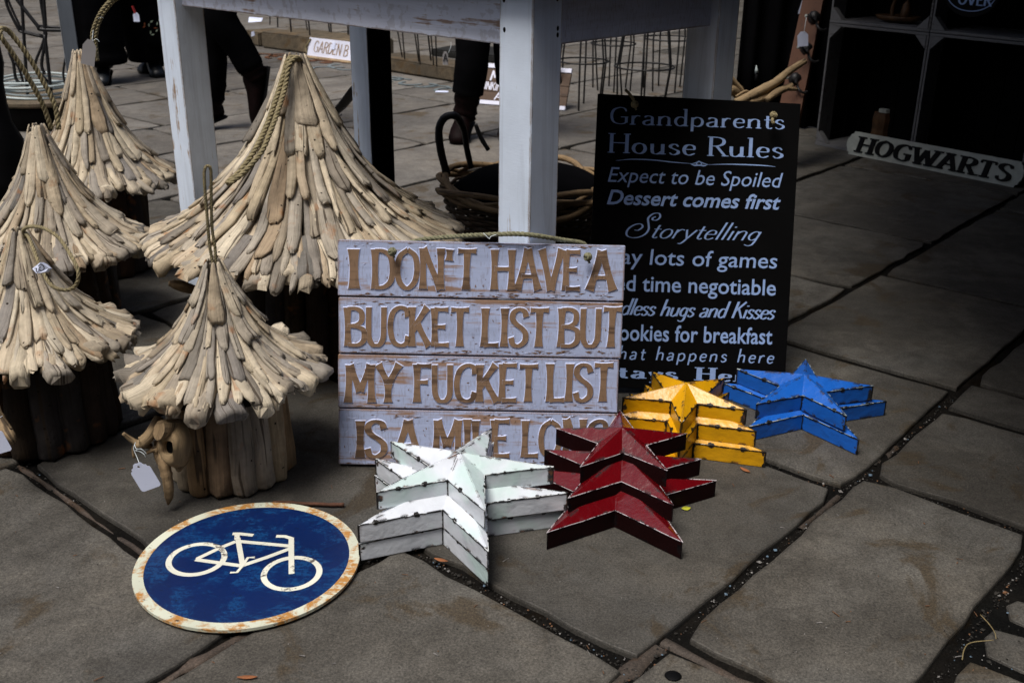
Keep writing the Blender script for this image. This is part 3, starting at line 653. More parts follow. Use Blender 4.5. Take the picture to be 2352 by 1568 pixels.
# swing tags -----------------------------------------------------------------
def tagshape(c, ux_, vx_, w_, h_, label, mat, name='price_tag', group=None, scallop=True, hole=True, cat='tag', th=.0006):
    ux_ = ux_.normalized(); vx_ = (vx_ - ux_ * vx_.dot(ux_)).normalized(); nz = ux_.cross(vx_)
    pts = []
    if scallop:
        pts = [(-.5, -.40), (-.47, -.47), (-.38, -.5), (.38, -.5), (.47, -.47), (.5, -.40), (.5, .20), (.47, .26), (.39, .28), (.37, .35), (.29, .37), (.25, .40), (.22, .46), (.13, .5), (.03, .48), (-.07, .5), (-.19, .48), (-.24, .41), (-.29, .37), (-.37, .35), (-.39, .28), (-.47, .26), (-.5, .20)]
    else:
        pts = [(-.5, -.5), (.5, -.5), (.5, .25), (.2, .5), (-.2, .5), (-.5, .25)]
    hl = [(.055 * math.cos(a) * 1.15, .36 + .055 * math.sin(a) * w_ / h_ * 1.15) for a in [2 * math.pi * k / 8 for k in range(8)]]
    bm = bmesh.new(); vs1 = [bm.verts.new(c + ux_ * x * w_ + vx_ * y * h_) for x, y in pts]
    e1 = [bm.edges.new((vs1[i], vs1[(i + 1) % len(vs1)])) for i in range(len(vs1))]
    if hole:
        vs2 = [bm.verts.new(c + ux_ * x * w_ + vx_ * y * h_) for x, y in hl]; e1 += [bm.edges.new((vs2[i], vs2[(i + 1) % 8])) for i in range(8)]
    bmesh.ops.triangle_fill(bm, edges=e1, use_beauty=True)
    bmesh.ops.solidify(bm, geom=list(bm.faces), thickness=th)
    bm.verts.index_update(); bm.verts.ensure_lookup_table(); V = [v.co.copy() for v in bm.verts]; F = [[q.index for q in p.verts] for p in bm.faces]; bm.free()
    t = thing(name, label, cat, group, c)
    mesh('card', V, F, mat, t, root=t); return t, nz
def string(root, pts, r=.0006, mat=None):
    mb = MB(); mb.tube(crom(pts, 6), r, 5); return mb.build('string', mat or M_STRING, root, smooth=True)
tc = P(331, 1093, 1.665); a_ = P(363, 1111, 1.665) - P(322, 1126, 1.665); b_ = P(318, 1054, 1.665) - P(342, 1119, 1.665)
t1, _n = tagshape(tc, a_, b_, .040, .057, 'blank white scalloped tag hanging from the perch of the front birdhouse', M_CARD, group=None)
string(t1, [P(321, 1066, 1.664), P(314, 1048, 1.675), P(307, 1030, 1.682), P(311, 1016, 1.684)]); string(t1, [P(310, 1034, 1.678), P(320, 1036, 1.672), P(330, 1042, 1.668), P(334, 1049, 1.668)]); string(t1, [P(309, 1020, 1.68), P(313, 1030, 1.672), P(325, 1031, 1.668), P(337, 1042, 1.668)])
t2, _n = tagshape(P(-8, 1010, 1.73), P(10, 1035, 1.73) - P(-25, 1045, 1.73), P(-12, 980, 1.73) - P(-8, 1040, 1.73), .038, .055, 'white scalloped tag cut by the left edge of the photo, under a birdhouse perch', M_CARD)
string(t2, [P(-10, 984, 1.73), P(-8, 970, 1.74), P(-2, 960, 1.75), P(6, 955, 1.76)])
t3, _n = tagshape(P(204, 121, 3.05), P(214, 140, 3.05) - P(191, 134, 3.05), P(210, 95, 3.05) - P(200, 146, 3.05), .038, .072, 'grey paper tag tied to the rope of the rearmost birdhouse', M_GREYCARD, scallop=False, hole=False)
string(t3, [P(211, 96, 3.05), P(213, 80, 3.06), P(214, 70, 3.08)]); string(t3, [P(213, 94, 3.05), P(220, 90, 3.05), P(226, 93, 3.05), P(228, 97, 3.05)])
string(t3, [P(226, 43, 3.09), P(232, 40, 3.09), P(238, 42, 3.10)])

# ------------------------------------------------------------------ lettering
def Ls(*a): return ('l', [(a[i], a[i + 1]) for i in range(0, len(a), 2)])
def Cs(*a): return ('c', [(a[i], a[i + 1]) for i in range(0, len(a), 2)])
CAP = {
 'A': (.74, [Ls(.06, 0, .37, 1), Ls(.37, 1, .68, 0), Ls(.18, .33, .57, .33)]),
 'B': (.62, [Ls(.1, 0, .1, 1), Cs(.1, .97, .36, .97, .52, .87, .52, .66, .36, .55, .1, .53), Cs(.1, .53, .40, .50, .58, .40, .58, .16, .40, .03, .1, .03)]),
 'C': (.64, [Cs(.60, .74, .56, .92, .36, .98, .15, .84, .07, .5, .15, .14, .36, .02, .55, .08, .61, .26)]),
 'D': (.68, [Ls(.1, 0, .1, 1), Cs(.1, .97, .36, .95, .56, .80, .62, .5, .56, .2, .36, .05, .1, .03)]),
 'E': (.55, [Ls(.1, 0, .1, 1), Ls(.1, .96, .52, .96), Ls(.1, .51, .43, .51), Ls(.1, .04, .53, .04)]),
 'F': (.52, [Ls(.1, 0, .1, 1), Ls(.1, .96, .52, .96), Ls(.1, .53, .42, .53)]),
 'G': (.72, [Cs(.62, .76, .55, .93, .37, .98, .15, .84, .07, .5, .15, .14, .37, .02, .55, .05, .63, .14), Ls(.63, .10, .63, .45), Ls(.42, .43, .70, .43)]),
 'H': (.72, [Ls(.1, 0, .1, 1), Ls(.62, 0, .62, 1), Ls(.1, .52, .62, .52)]),
 'I': (.24, [Ls(.12, 0, .12, 1)]),
 'K': (.66, [Ls(.1, 0, .1, 1), Ls(.12, .42, .56, 1), Ls(.26, .58, .62, 0)]),
 'L': (.54, [Ls(.1, 0, .1, 1), Ls(.1, .04, .52, .04)]),
 'M': (.86, [Ls(.1, 0, .14, 1), Ls(.14, 1, .43, .30), Ls(.43, .30, .72, 1), Ls(.72, 1, .76, 0)]),
 'N': (.72, [Ls(.1, 0, .1, 1), Ls(.1, 1, .62, 0), Ls(.62, 0, .62, 1)]),
 'O': (.72, [Cs(.36, .98, .14, .82, .07, .5, .14, .18, .36, .02, .58, .18, .65, .5, .58, .82, .36, .98)]),
 'P': (.58, [Ls(.1, 0, .1, 1), Cs(.1, .97, .38, .96, .54, .84, .54, .62, .38, .49, .1, .47)]),
 'R': (.64, [Ls(.1, 0, .1, 1), Cs(.1, .97, .36, .96, .52, .85, .52, .65, .36, .53, .1, .51), Ls(.30, .50, .60, 0)]),
 'S': (.56, [Cs(.49, .78, .43, .93, .27, .98, .12, .90, .09, .74, .20, .60, .37, .48, .48, .34, .46, .14, .28, .02, .12, .07, .06, .24)]),
 'T': (.60, [Ls(.30, 0, .30, 1), Ls(.03, .96, .57, .96)]),
 'U': (.66, [Cs(.1, 1, .1, .55, .12, .22, .22, .05, .33, .02, .45, .05, .55, .22, .56, .55, .56, 1)]),
 'V': (.68, [Ls(.04, 1, .34, 0), Ls(.34, 0, .64, 1)]),
 'W': (.98, [Ls(.03, 1, .26, 0), Ls(.26, 0, .49, .9), Ls(.49, .9, .72, 0), Ls(.72, 0, .95, 1)]),
 'Y': (.66, [Ls(.04, 1, .33, .48), Ls(.62, 1, .33, .48), Ls(.33, .48, .33, 0)]),
 "'": (.34, [Ls(.15, 1.0, .13, .72)]),
}
LOW = {
 'a': (.50, [Cs(.09, .44, .16, .52, .27, .53, .37, .46, .38, .32), Ls(.38, .40, .38, .0), Cs(.38, .30, .20, .27, .07, .18, .09, .04, .22, .0, .38, .10)]),
 'b': (.54, [Ls(.1, 0, .1, 1), Cs(.1, .40, .26, .53, .42, .46, .47, .26, .40, .06, .26, 0, .1, .1)]),
 'c': (.46, [Cs(.42, .42, .32, .53, .18, .50, .07, .36, .07, .16, .18, .02, .32, .0, .43, .10)]),
 'd': (.56, [Ls(.45, 0, .45, 1), Cs(.45, .42, .30, .53, .14, .47, .07, .26, .14, .06, .28, .0, .45, .12)]),
 'e': (.48, [Ls(.08, .29, .43, .29), Cs(.43, .29, .40, .46, .26, .53, .13, .47, .07, .27, .13, .06, .27, .0, .44, .09)]),
 'f': (.36, [Cs(.38, .94, .28, 1.0, .17, .92, .15, .75), Ls(.15, .80, .15, 0), Ls(.02, .50, .34, .50)]),
 'g': (.52, [Cs(.42, .40, .30, .52, .15, .47, .07, .28, .14, .08, .28, .03, .42, .14), Ls(.42, .52, .42, -.05), Cs(.42, -.05, .38, -.24, .24, -.30, .08, -.24)]),
 'h': (.56, [Ls(.1, 0, .1, 1), Cs(.1, .34, .20, .49, .33, .53, .43, .46, .45, .30), Ls(.45, .32, .45, 0)]),
 'i': (.24, [Ls(.12, 0, .12, .52), Ls(.12, .72, .12, .78)]),
 'k': (.50, [Ls(.1, 0, .1, 1), Ls(.12, .22, .42, .52), Ls(.20, .30, .46, 0)]),
 'l': (.24, [Ls(.12, 0, .12, 1)]),
 'm': (.84, [Ls(.1, 0, .1, .52), Cs(.1, .34, .19, .50, .30, .53, .39, .46, .41, .30), Ls(.41, .32, .41, 0), Cs(.41, .34, .50, .50, .61, .53, .70, .46, .72, .30), Ls(.72, .32, .72, 0)]),
 'n': (.58, [Ls(.1, 0, .1, .52), Cs(.1, .34, .20, .49, .33, .53, .44, .46, .46, .30), Ls(.46, .32, .46, 0)]),
 'o': (.54, [Cs(.27, .53, .13, .46, .07, .265, .13, .07, .27, .0, .41, .07, .47, .265, .41, .46, .27, .53)]),
 'p': (.56, [Ls(.1, -.30, .1, .52), Cs(.1, .40, .26, .53, .42, .46, .48, .26, .41, .06, .26, 0, .1, .1)]),
 'r': (.40, [Ls(.1, 0, .1, .52), Cs(.1, .32, .18, .47, .28, .53, .38, .49)]),
 's': (.42, [Cs(.35, .42, .28, .52, .18, .53, .09, .46, .10, .36, .22, .28, .34, .20, .35, .09, .26, .01, .15, .0, .06, .09)]),
 't': (.36, [Ls(.16, .14, .16, .74), Ls(.03, .51, .33, .51), Cs(.16, .18, .18, .05, .26, .0, .35, .05)]),
 'u': (.58, [Ls(.1, .52, .1, .2), Cs(.1, .24, .13, .06, .24, .0, .36, .05, .46, .18), Ls(.46, .52, .46, 0)]),
 'x': (.48, [Ls(.06, 0, .42, .52), Ls(.06, .52, .42, 0)]),
 'y': (.52, [Ls(.06, .52, .27, .0), Ls(.47, .52, .27, .0), Cs(.27, .0, .20, -.20, .12, -.29, .03, -.27)]),
}
SCRIPT_S = (.86, [Cs(.62, 1.22, .54, 1.14, .60, 1.02, .76, 1.04, .80, 1.22, .66, 1.42, .44, 1.38, .36, 1.12, .52, .80, .66, .50, .66, .22, .48, .02, .20, -.02, -.06, .12, -.16, .42, -.04, .70, .20, .78, .36, .62, .28, .42, .12, .42)])
def glyph_strips(ch, thin, thick, serif, slant, flare=0.0, script=False):
    """list of quads strips: each strip = list of (left, right) 2-D pairs"""
    if script and ch == 'S': w_, st = SCRIPT_S
    else: w_, st = (CAP.get(ch) or LOW.get(ch) or (.3, []))
    out = []
    for kind, pts in st:
        pp = [Vector((x, y, 0)) for x, y in pts]
        if kind == 'c': pp = crom(pp, 5)
        else:
            a, b = pp[0], pp[-1]; pp = [a.lerp(b, i / 6) for i in range(7)] if flare else [a, b]
        pr = []; m = len(pp)
        tot = sum((pp[i + 1] - pp[i]).length for i in range(m - 1)); acc = 0
        for i, p in enumerate(pp):
            t = (pp[min(i + 1, m - 1)] - pp[max(0, i - 1)]).normalized(); nn = Vector((-t.y, t.x, 0))
            if i: acc += (pp[i] - pp[i - 1]).length
            u = acc / max(tot, 1e-6)
            wv = thin + (thick - thin) * abs(t.y + (.18 * t.x if not flare else 0)) ** 1.4
            if flare and kind == 'l': wv *= 1 + flare * (abs(u - .5) * 2) ** 2.2
            if script or kind == 'c': wv *= (.55 + .45 * min(1, min(u, 1 - u) * 7)) if kind == 'c' and (pp[0] - pp[-1]).length > .03 and serif is not None and not flare else 1
            pr.append((p + nn * wv / 2, p - nn * wv / 2))
        out.append(pr)
        if serif and kind == 'l':
            for e, o in ((pp[0], pp[-1]), (pp[-1], pp[0])):
                d = (e - o).normalized()
                if abs(d.y) > .75 and (e.y in (0, 1, .52, -.30)):
                    sw = thick * .5 + serif; y_ = e.y - math.copysign(thin * .42, d.y)
                    lft = e.x - sw if not (e.y == .52) else e.x - sw; rgt = e.x + sw if e.y != .52 and not (e.y == 1 and ch in 'bdhkl') else e.x + thick * .4
                    out.append([(Vector((lft, y_ + thin / 2, 0)), Vector((lft, y_ - thin / 2, 0))), (Vector((e.x, y_ + thin * .5, 0)), Vector((e.x, y_ - thin * .7, 0))), (Vector((rgt, y_ + thin / 2, 0)), Vector((rgt, y_ - thin / 2, 0)))])
            if abs((pp[-1] - pp[0]).normalized().x) > .9 and ch in 'EFLT':   # beaks on the arms
                for e in ([pp[-1]] if ch != 'T' else [pp[0], pp[-1]]):
                    s_ = 1 if e.y < .3 else -1; k = 0 if ch == 'T' else 0
                    out.append([(Vector((e.x - thin * .5, e.y, 0)), Vector((e.x + thin * .5, e.y, 0))), (Vector((e.x - thin * .4, e.y + s_ * serif * 1.6, 0)), Vector((e.x + thin * .5, e.y + s_ * serif * 1.6, 0)))])
        if serif and kind == 'c' and ch in 'CGSs' :
            pass
    if slant:
        out = [[(Vector((a.x + a.y * slant, a.y, 0)), Vector((b.x + b.y * slant, b.y, 0))) for a, b in pr] for pr in out]
    return w_, out
def stroke_text(text, thin=.06, thick=.15, serif=.06, slant=0.0, space=.0, flare=0.0, script=False, wspace=.34):
    x = 0; res = []
    for ch in text:
        if ch == ' ': x += wspace; continue
        w_, st = glyph_strips(ch, thin, thick, serif, slant, flare, script)
        res.append((ch, [[(Vector((a.x + x, a.y, 0)), Vector((b.x + x, b.y, 0))) for a, b in pr] for pr in st])); x += w_ + space
    return x - space, res
def letters_mesh(mb, strips, fn, z0=0.0, z1=.0006, spread=0.0, dz=.00012, k0=0):
    """extrude strips; fn(x, y, z) -> world/local point; spread widens the foot (bevelled sides)"""
    for k, pr in enumerate(strips):
        V = []; m = len(pr); z1_ = z1 + dz * ((k + k0) % 5)
        if spread:
            pr2 = []
            for i, (a, b) in enumerate(pr):
                d = (a - b).normalized() * spread; e = Vector((0, 0, 0))
                if i == 0: e = (pr[0][0] + pr[0][1] - pr[1][0] - pr[1][1]).normalized() * spread
                if i == m - 1: e = (pr[-1][0] + pr[-1][1] - pr[-2][0] - pr[-2][1]).normalized() * spread
                pr2.append((a + d + e, b - d + e))
        else: pr2 = pr
        for (a, b), (c, d) in zip(pr, pr2): V += [fn(c.x, c.y, z0), fn(a.x, a.y, z1_), fn(b.x, b.y, z1_), fn(d.x, d.y, z0)]
        F = []; tops = []
        for i in range(m - 1):
            o = i * 4; p = o + 4
            F += [[o, o + 1, p + 1, p], [o + 1, o + 2, p + 2, p + 1], [o + 2, o + 3, p + 3, p + 2]]
            tops += [0, 1, 0]
        F += [[0, 3, 2, 1], [(m - 1) * 4, (m - 1) * 4 + 1, (m - 1) * 4 + 2, (m - 1) * 4 + 3]]; tops += [0, 0]
        n = len(mb.v); mb.v += V; mb.f += [[i + n for i in q] for q in F]; mb.uv += [(0., 0.)] * len(V); mb.mi += tops
def bfont_strips(text, shear=0.0, offset=0.0, res=3, space=1.0):
    cu = bpy.data.curves.new('t', 'FONT'); cu.body = text; cu.shear = shear; cu.offset = offset; cu.resolution_u = res; cu.space_character = space; cu.fill_mode = 'FRONT'
    o = bpy.data.objects.new('t', cu); me = bpy.data.meshes.new_from_object(o)
    V = [v.co.copy() for v in me.vertices]; F = [list(p.vertices) for p in me.polygons]
    bpy.data.objects.remove(o); bpy.data.curves.remove(cu); bpy.data.meshes.remove(me)
    return V, F
def cap_height_of(V): return .729      # of the built-in font, size 1 (fallback measured below)
_V, _F = bfont_strips('H'); BCAP = max(v.y for v in _V)

class Board:
    """a flat board: origin, unit axes, from reference pixels to board coordinates"""
    def __init__(s, o, dx, dy): s.o = Vector(o); s.x = Vector(dx).normalized(); s.y = Vector(dy); s.y = (s.y - s.x * s.y.dot(s.x)).normalized(); s.n = s.x.cross(s.y)
    def uv(s, px, py, off=0.0):
        d = FW + RT * ((px - 1176) / CF) - UP * ((py - 784) / CF); c = Vector((0, 0, CH)); o = s.o + s.n * off
        t = (o - c).dot(s.n) / d.dot(s.n); p = c + d * t - s.o
        return p.dot(s.x), p.dot(s.y)
    def mat(s): return Matrix(((s.x.x, s.y.x, s.n.x, s.o.x), (s.x.y, s.y.y, s.n.y, s.o.y), (s.x.z, s.y.z, s.n.z, s.o.z), (0, 0, 0, 1)))
def leanboard(x0, y0, azd, W_, H_, lean, roll):
    a, al, ro = R(azd), R(lean), R(roll)
    d = Vector((math.cos(a), math.sin(a), 0)); n = Vector((-math.sin(a), math.cos(a), 0)); up = Vector((0, 0, math.cos(al))) + n * math.sin(al)
    d2 = d * math.cos(ro) + up * math.sin(ro); u2 = -d * math.sin(ro) + up * math.cos(ro)
    return Board(Vector((x0, y0, 0 if ro >= 0 else -W_ * math.sin(ro))), d2, u2)
def line_fn(bd, l, r, cap, W_, off):
    """l, r: pixel of the baseline ends, cap: pixel height of capitals; local board frame"""
    u0, v0 = bd.uv(*l); u1, v1 = bd.uv(*r); hx, hy = bd.uv(l[0], l[1] - cap); H_ = hy - v0
    def fn(x, y, z):
        t = x / W_; return (u0 + (u1 - u0) * t, v0 + (v1 - v0) * t + y * H_, off + z)
    return fn

# ------------------------------------------------------------------ plank sign
bs = leanboard(-.347, 1.872, .5, .567, .457, 13.6, -.6)
sg = thing('plank_sign', 'four-plank lilac white sign with carved brown capitals about a bucket list, leaning on table leg', 'sign', mat4=bs.mat())
def sy(py): return bs.uv(1100, py)[1]
ys = [.457, sy(686), sy(819), sy(943), 0.0]
ys = [bs.uv(777, 549)[1], bs.uv(1100, 687)[1], bs.uv(1100, 818)[1], bs.uv(1100, 943)[1], 0]
xr = [bs.uv(1437, 560)[0], bs.uv(1431, 700)[0], bs.uv(1422, 830)[0], bs.uv(1415, 960)[0]]
xl = bs.uv(777, 800)[0]
planks = []
for i in range(4):
    mb = MB(); mb.box(xl + rnd.uniform(-.001, .001), xr[i], ys[i + 1] + .0016, ys[i] - .0016, -.016, 0, b=.0012)
    planks.append(mesh('plank', mb.v, mb.f, M_PLANK, sg, world=False))
for bx in (.07, .47):
    mb = MB(); mb.box(bx, bx + .035, .02, ys[0] - .02, -.027, -.0165, b=.001); mesh('back_batten', mb.v, mb.f, M_BROWNPL, sg, world=False)
def c7(x, y): return (689.1 + x * .3662, 516.8 + y * .3662)
LINES = [(0, [('I', 300, 372), ("DON'T", 448, 1108), ('HAVE', 1195, 1760), ('A', 1800, 1975)], 398, 411, 252), (1, [('BUCKET', 280, 1062), ('LIST', 1135, 1558), ('BUT', 1618, 2015)], 757, 764, 242), (2, [('MY', 283, 628), ('FUCKET', 712, 1492), ('LIST', 1540, 1965)], 1110, 1103, 234), (3, [('IS', 345, 548), ('A', 590, 765), ('MILE', 830, 1315), ('LONG', 1385, 1935)], 1455, 1450, 232)]
for pi_, words, bl, br_, cap in LINES:
    for wd_, x0, x1 in words:
        W_, res = stroke_text(wd_, thin=.095, thick=.175, serif=.0, flare=.45, space=.015)
        b0 = bl + (br_ - bl) * (x0 - 300) / 1670; b1 = bl + (br_ - bl) * (x1 - 300) / 1670
        fn = line_fn(bs, c7(x0, b0), c7(x1, b1), cap * .3662, W_, 0.0)
        for k, (ch, strips) in enumerate(res):
            jx, jy = rnd.uniform(-.015, .015), rnd.uniform(-.02, .02); kx = rnd.uniform(-.02, .03)
            f2 = lambda x, y, z, fn=fn, jx=jx, jy=jy, kx=kx: fn(x + jx + kx * (y - .5), y + jy * y, z)
            mb = MB(); letters_mesh(mb, strips, f2, z0=-.0005, z1=.0022, spread=.026, dz=.00010)
            # raised lip of paint round the letter
            mesh('letter', mb.v, mb.f, M_CARVE, planks[pi_], False, None, [M_CARVE, M_CARVED], mb.mi, False)
for pi_, words, bl, br_, cap in LINES:      # chisel cuts and worn edges round the letters, shadow and highlight painted in
    r5 = random.Random(pi_ + 90); mb = MB()
    u0, v0 = bs.uv(*c7(290, bl)); u1, v1 = bs.uv(*c7(1990, br_)); hh = bs.uv(*c7(290, bl - cap))[1] - v0
    for i in range(170):
        u = r5.uniform(u0 - .004, u1); k = r5.random(); base = v0 + (v1 - v0) * (u - u0) / (u1 - u0)
        y = base + (-r5.uniform(.10, .20) * hh if k < .45 else (hh * r5.uniform(1.05, 1.15) if k < .75 else hh * r5.uniform(0, 1)))
        L = r5.uniform(.004, .020) if k < .75 else r5.uniform(.003, .009); h = r5.uniform(.0004, .0013); a = r5.gauss(0, .07) if k < .75 else r5.choice((1.57, 1.4, 1.75, 0)) + r5.gauss(0, .2)
        if y < ys[pi_ + 1] + .004 or y > ys[pi_] - .004 or u + L > xr[pi_]: continue
        ca, sa = math.cos(a), math.sin(a); mb.m = 0 if r5.random() < .72 else 1; V = []
        for (px_, py_, pz) in ((0, 0, .0002), (.35, -.5, .0009), (1, .1, .0002), (.5, .6, .0010)): V.append((u + L * px_ * ca - h * 2 * py_ * sa, y + L * px_ * sa + h * 2 * py_ * ca, pz))
        mb.add(V, [[0, 1, 3], [1, 2, 3]])
    o = mesh('chisel_marks', mb.v, mb.f, None, planks[pi_], False, None, [M_CUT, M_CARVE], mb.mi, False); o['kind'] = 'stuff'
def knot(root, c, r, mat, seed=0):
    rr = random.Random(seed); mb = MB()
    for j in range(3):
        A = Matrix.Rotation(rr.uniform(0, 3), 3, Vector((rr.uniform(-1, 1), rr.uniform(-1, 1), rr.uniform(-1, 1))).normalized())
        pts = [c + A @ Vector((r * .62 * math.cos(a), r * .62 * math.sin(a), r * .28 * math.sin(3 * a))) for a in [2 * math.pi * k / 14 for k in range(14)]]
        mb.tube(pts, r * .33, 6, closed=True)
    mb.tube([c + Vector((0, 0, -r * .3)), c + Vector((r * .4, -.002, -r * 1.3))], r * .26, 5)
    return mb.build('rope_knot', mat, root, smooth=True)
knot(sg, P(901, 578, 1.975 - .02), .0095, M_ROPE2, 3); knot(sg, P(1350, 590, 1.975 - .02), .0095, M_ROPE2, 5)
rope_part(sg, [P(905, 572, 2.02), P(960, 552, 2.02), P(1020, 545, 2.01), P(1080, 541, 1.985), P(1130, 539, 1.975), P(1180, 537, 1.97), P(1215, 539, 1.968), P(1250, 544, 1.975), P(1290, 551, 2.0), P(1340, 560, 2.02), P(1352, 582, 2.02)], .0048, M_ROPE2, 'hanging_rope', .028)
string(sg, [P(1110, 535, 1.965), P(1116, 541, 1.96), P(1124, 549, 1.955)]); string(sg, [P(1124, 549, 1.955), P(1128, 543, 1.96), P(1140, 539, 1.962)])

# ------------------------------------------------------------------ tall black sign
bb = leanboard(.171, 2.236, 2.5, .474, .677, 18.8, -2.5)
bk = thing('black_sign', 'tall black board of house rules in pale blue lettering, leaning on the right table leg', 'sign', mat4=bb.mat())
mb = MB(); mb.box(0, .474, 0, .677, -.008, 0, b=.0008); bface = mesh('board', mb.v, mb.f, M_BOARD, bk, world=False)
def c1(x, y): return (1320.7 + x * .4761, 172.3 + y * .4761)
def bline(text, x0, x1, y0, y1, cap, style, **k):
    mb = MB(); capp = cap * .4761
    if style == 'b':
        V, F = bfont_strips(text, k.get('shear', 0), k.get('offset', 0), 3, k.get('space', 1))
        mx = max(v.x for v in V); mn = min(v.x for v in V); fn = line_fn(bb, c1(x0, y0), c1(x1, y1), capp, mx - mn, .0)
        mb.add([fn(v.x - mn, v.y / BCAP, .0007) for v in V], F)
    else:
        W_, res = stroke_text(text, **k); fn = line_fn(bb, c1(x0, y0), c1(x1, y1), capp, W_, 0.0)
        for j, (ch, st) in enumerate(res): letters_mesh(mb, st, fn, 0, .0006, 0, .00015, j)
        mb.mi = []
    return mesh('lettering_line', mb.v, mb.f, M_LET, bk, world=False)
bline('Grandparents', 166, 1012, 236, 262, 82, 's', thin=.038, thick=.105, serif=.055, space=.055)
bline('House Rules', 160, 1005, 374, 402, 93, 's', thin=.036, thick=.118, serif=.06, space=.06)
bline('Expect to be Spoiled', 158, 1000, 515, 544, 71, 'b', shear=.22)
bline('Dessert comes first', 153, 990, 622, 649, 68, 'b', shear=.25, offset=.018)
bline('Storytelling', 250, 880, 782, 800, 84, 's', thin=.03, thick=.085, serif=None, slant=.42, space=.0, script=True)
bline('Play lots of games', 140, 973, 908, 933, 74, 'b', shear=.06, offset=.006)
bline('Bed time negotiable', 140, 967, 1037, 1063, 75, 'b', offset=.010)
bline('Endless hugs and Kisses', 125, 956, 1152, 1178, 80, 's', thin=.05, thick=.14, serif=None, slant=.34, space=-.02, script=True)
bline('Cookies for breakfast', 150, 950, 1276, 1298, 76, 'b', offset=.014, space=1.02)
bline('What happens here', 120, 956, 1366, 1390, 66, 's', thin=.085, thick=.10, serif=0, slant=.16, space=.16, wspace=.5)
bline('Stays Here', 120, 900, 1455, 1482, 62, 's', thin=.06, thick=.21, serif=.08, space=.15, wspace=.6)
mb = MB()   # flourish under the title
def fl(pts, w0):
    pts = crom([Vector((*bb.uv(*c1(x, y)), 0)) for x, y in pts], 6); m = len(pts); V = []
    for i, p in enumerate(pts):
        t = (pts[min(i + 1, m - 1)] - pts[max(0, i - 1)]).normalized(); nn = Vector((-t.y, t.x, 0)); ww = w0 * (.15 + math.sin(math.pi * i / (m - 1)) * .85) / 2
        V += [p + nn * ww + Vector((0, 0, .0007)), p - nn * ww + Vector((0, 0, .0007))]
    mb.add(V, [[2 * i, 2 * i + 1, 2 * i + 3, 2 * i + 2] for i in range(m - 1)])
fl([(195, 414), (270, 407), (370, 410), (470, 421), (560, 428)], .0026); fl([(640, 433), (740, 431), (850, 434), (920, 438), (968, 443)], .0026)
for a in ((560, 430, 590, 422, 598, 415), (598, 415, 606, 422, 640, 432), (556, 428, 575, 436, 596, 430), (640, 432, 622, 438, 600, 431), (575, 440, 598, 436, 622, 441), (592, 420, 586, 428, 592, 438), (604, 420, 610, 428, 604, 438)): fl([(a[0], a[1]), (a[2], a[3]), (a[4], a[5])], .0026)
mesh('flourish', mb.v, mb.f, M_LET, bk, world=False)
u_, v_ = bb.uv(1457, 227)
knot(bk, P(1458, 240, 2.43), .010, M_ROPE, 9); rope_part(bk, [P(1436, 206, 2.44), P(1446, 216, 2.435), P(1457, 232, 2.43)], .0035, name='rope_end'); knot(bk, P(1777, 265, 2.42), .010, M_ROPE, 12); rope_part(bk, [P(1776, 268, 2.42), P(1774, 278, 2.41), P(1779, 287, 2.405)], .004, name='rope_end')
bsh = mb

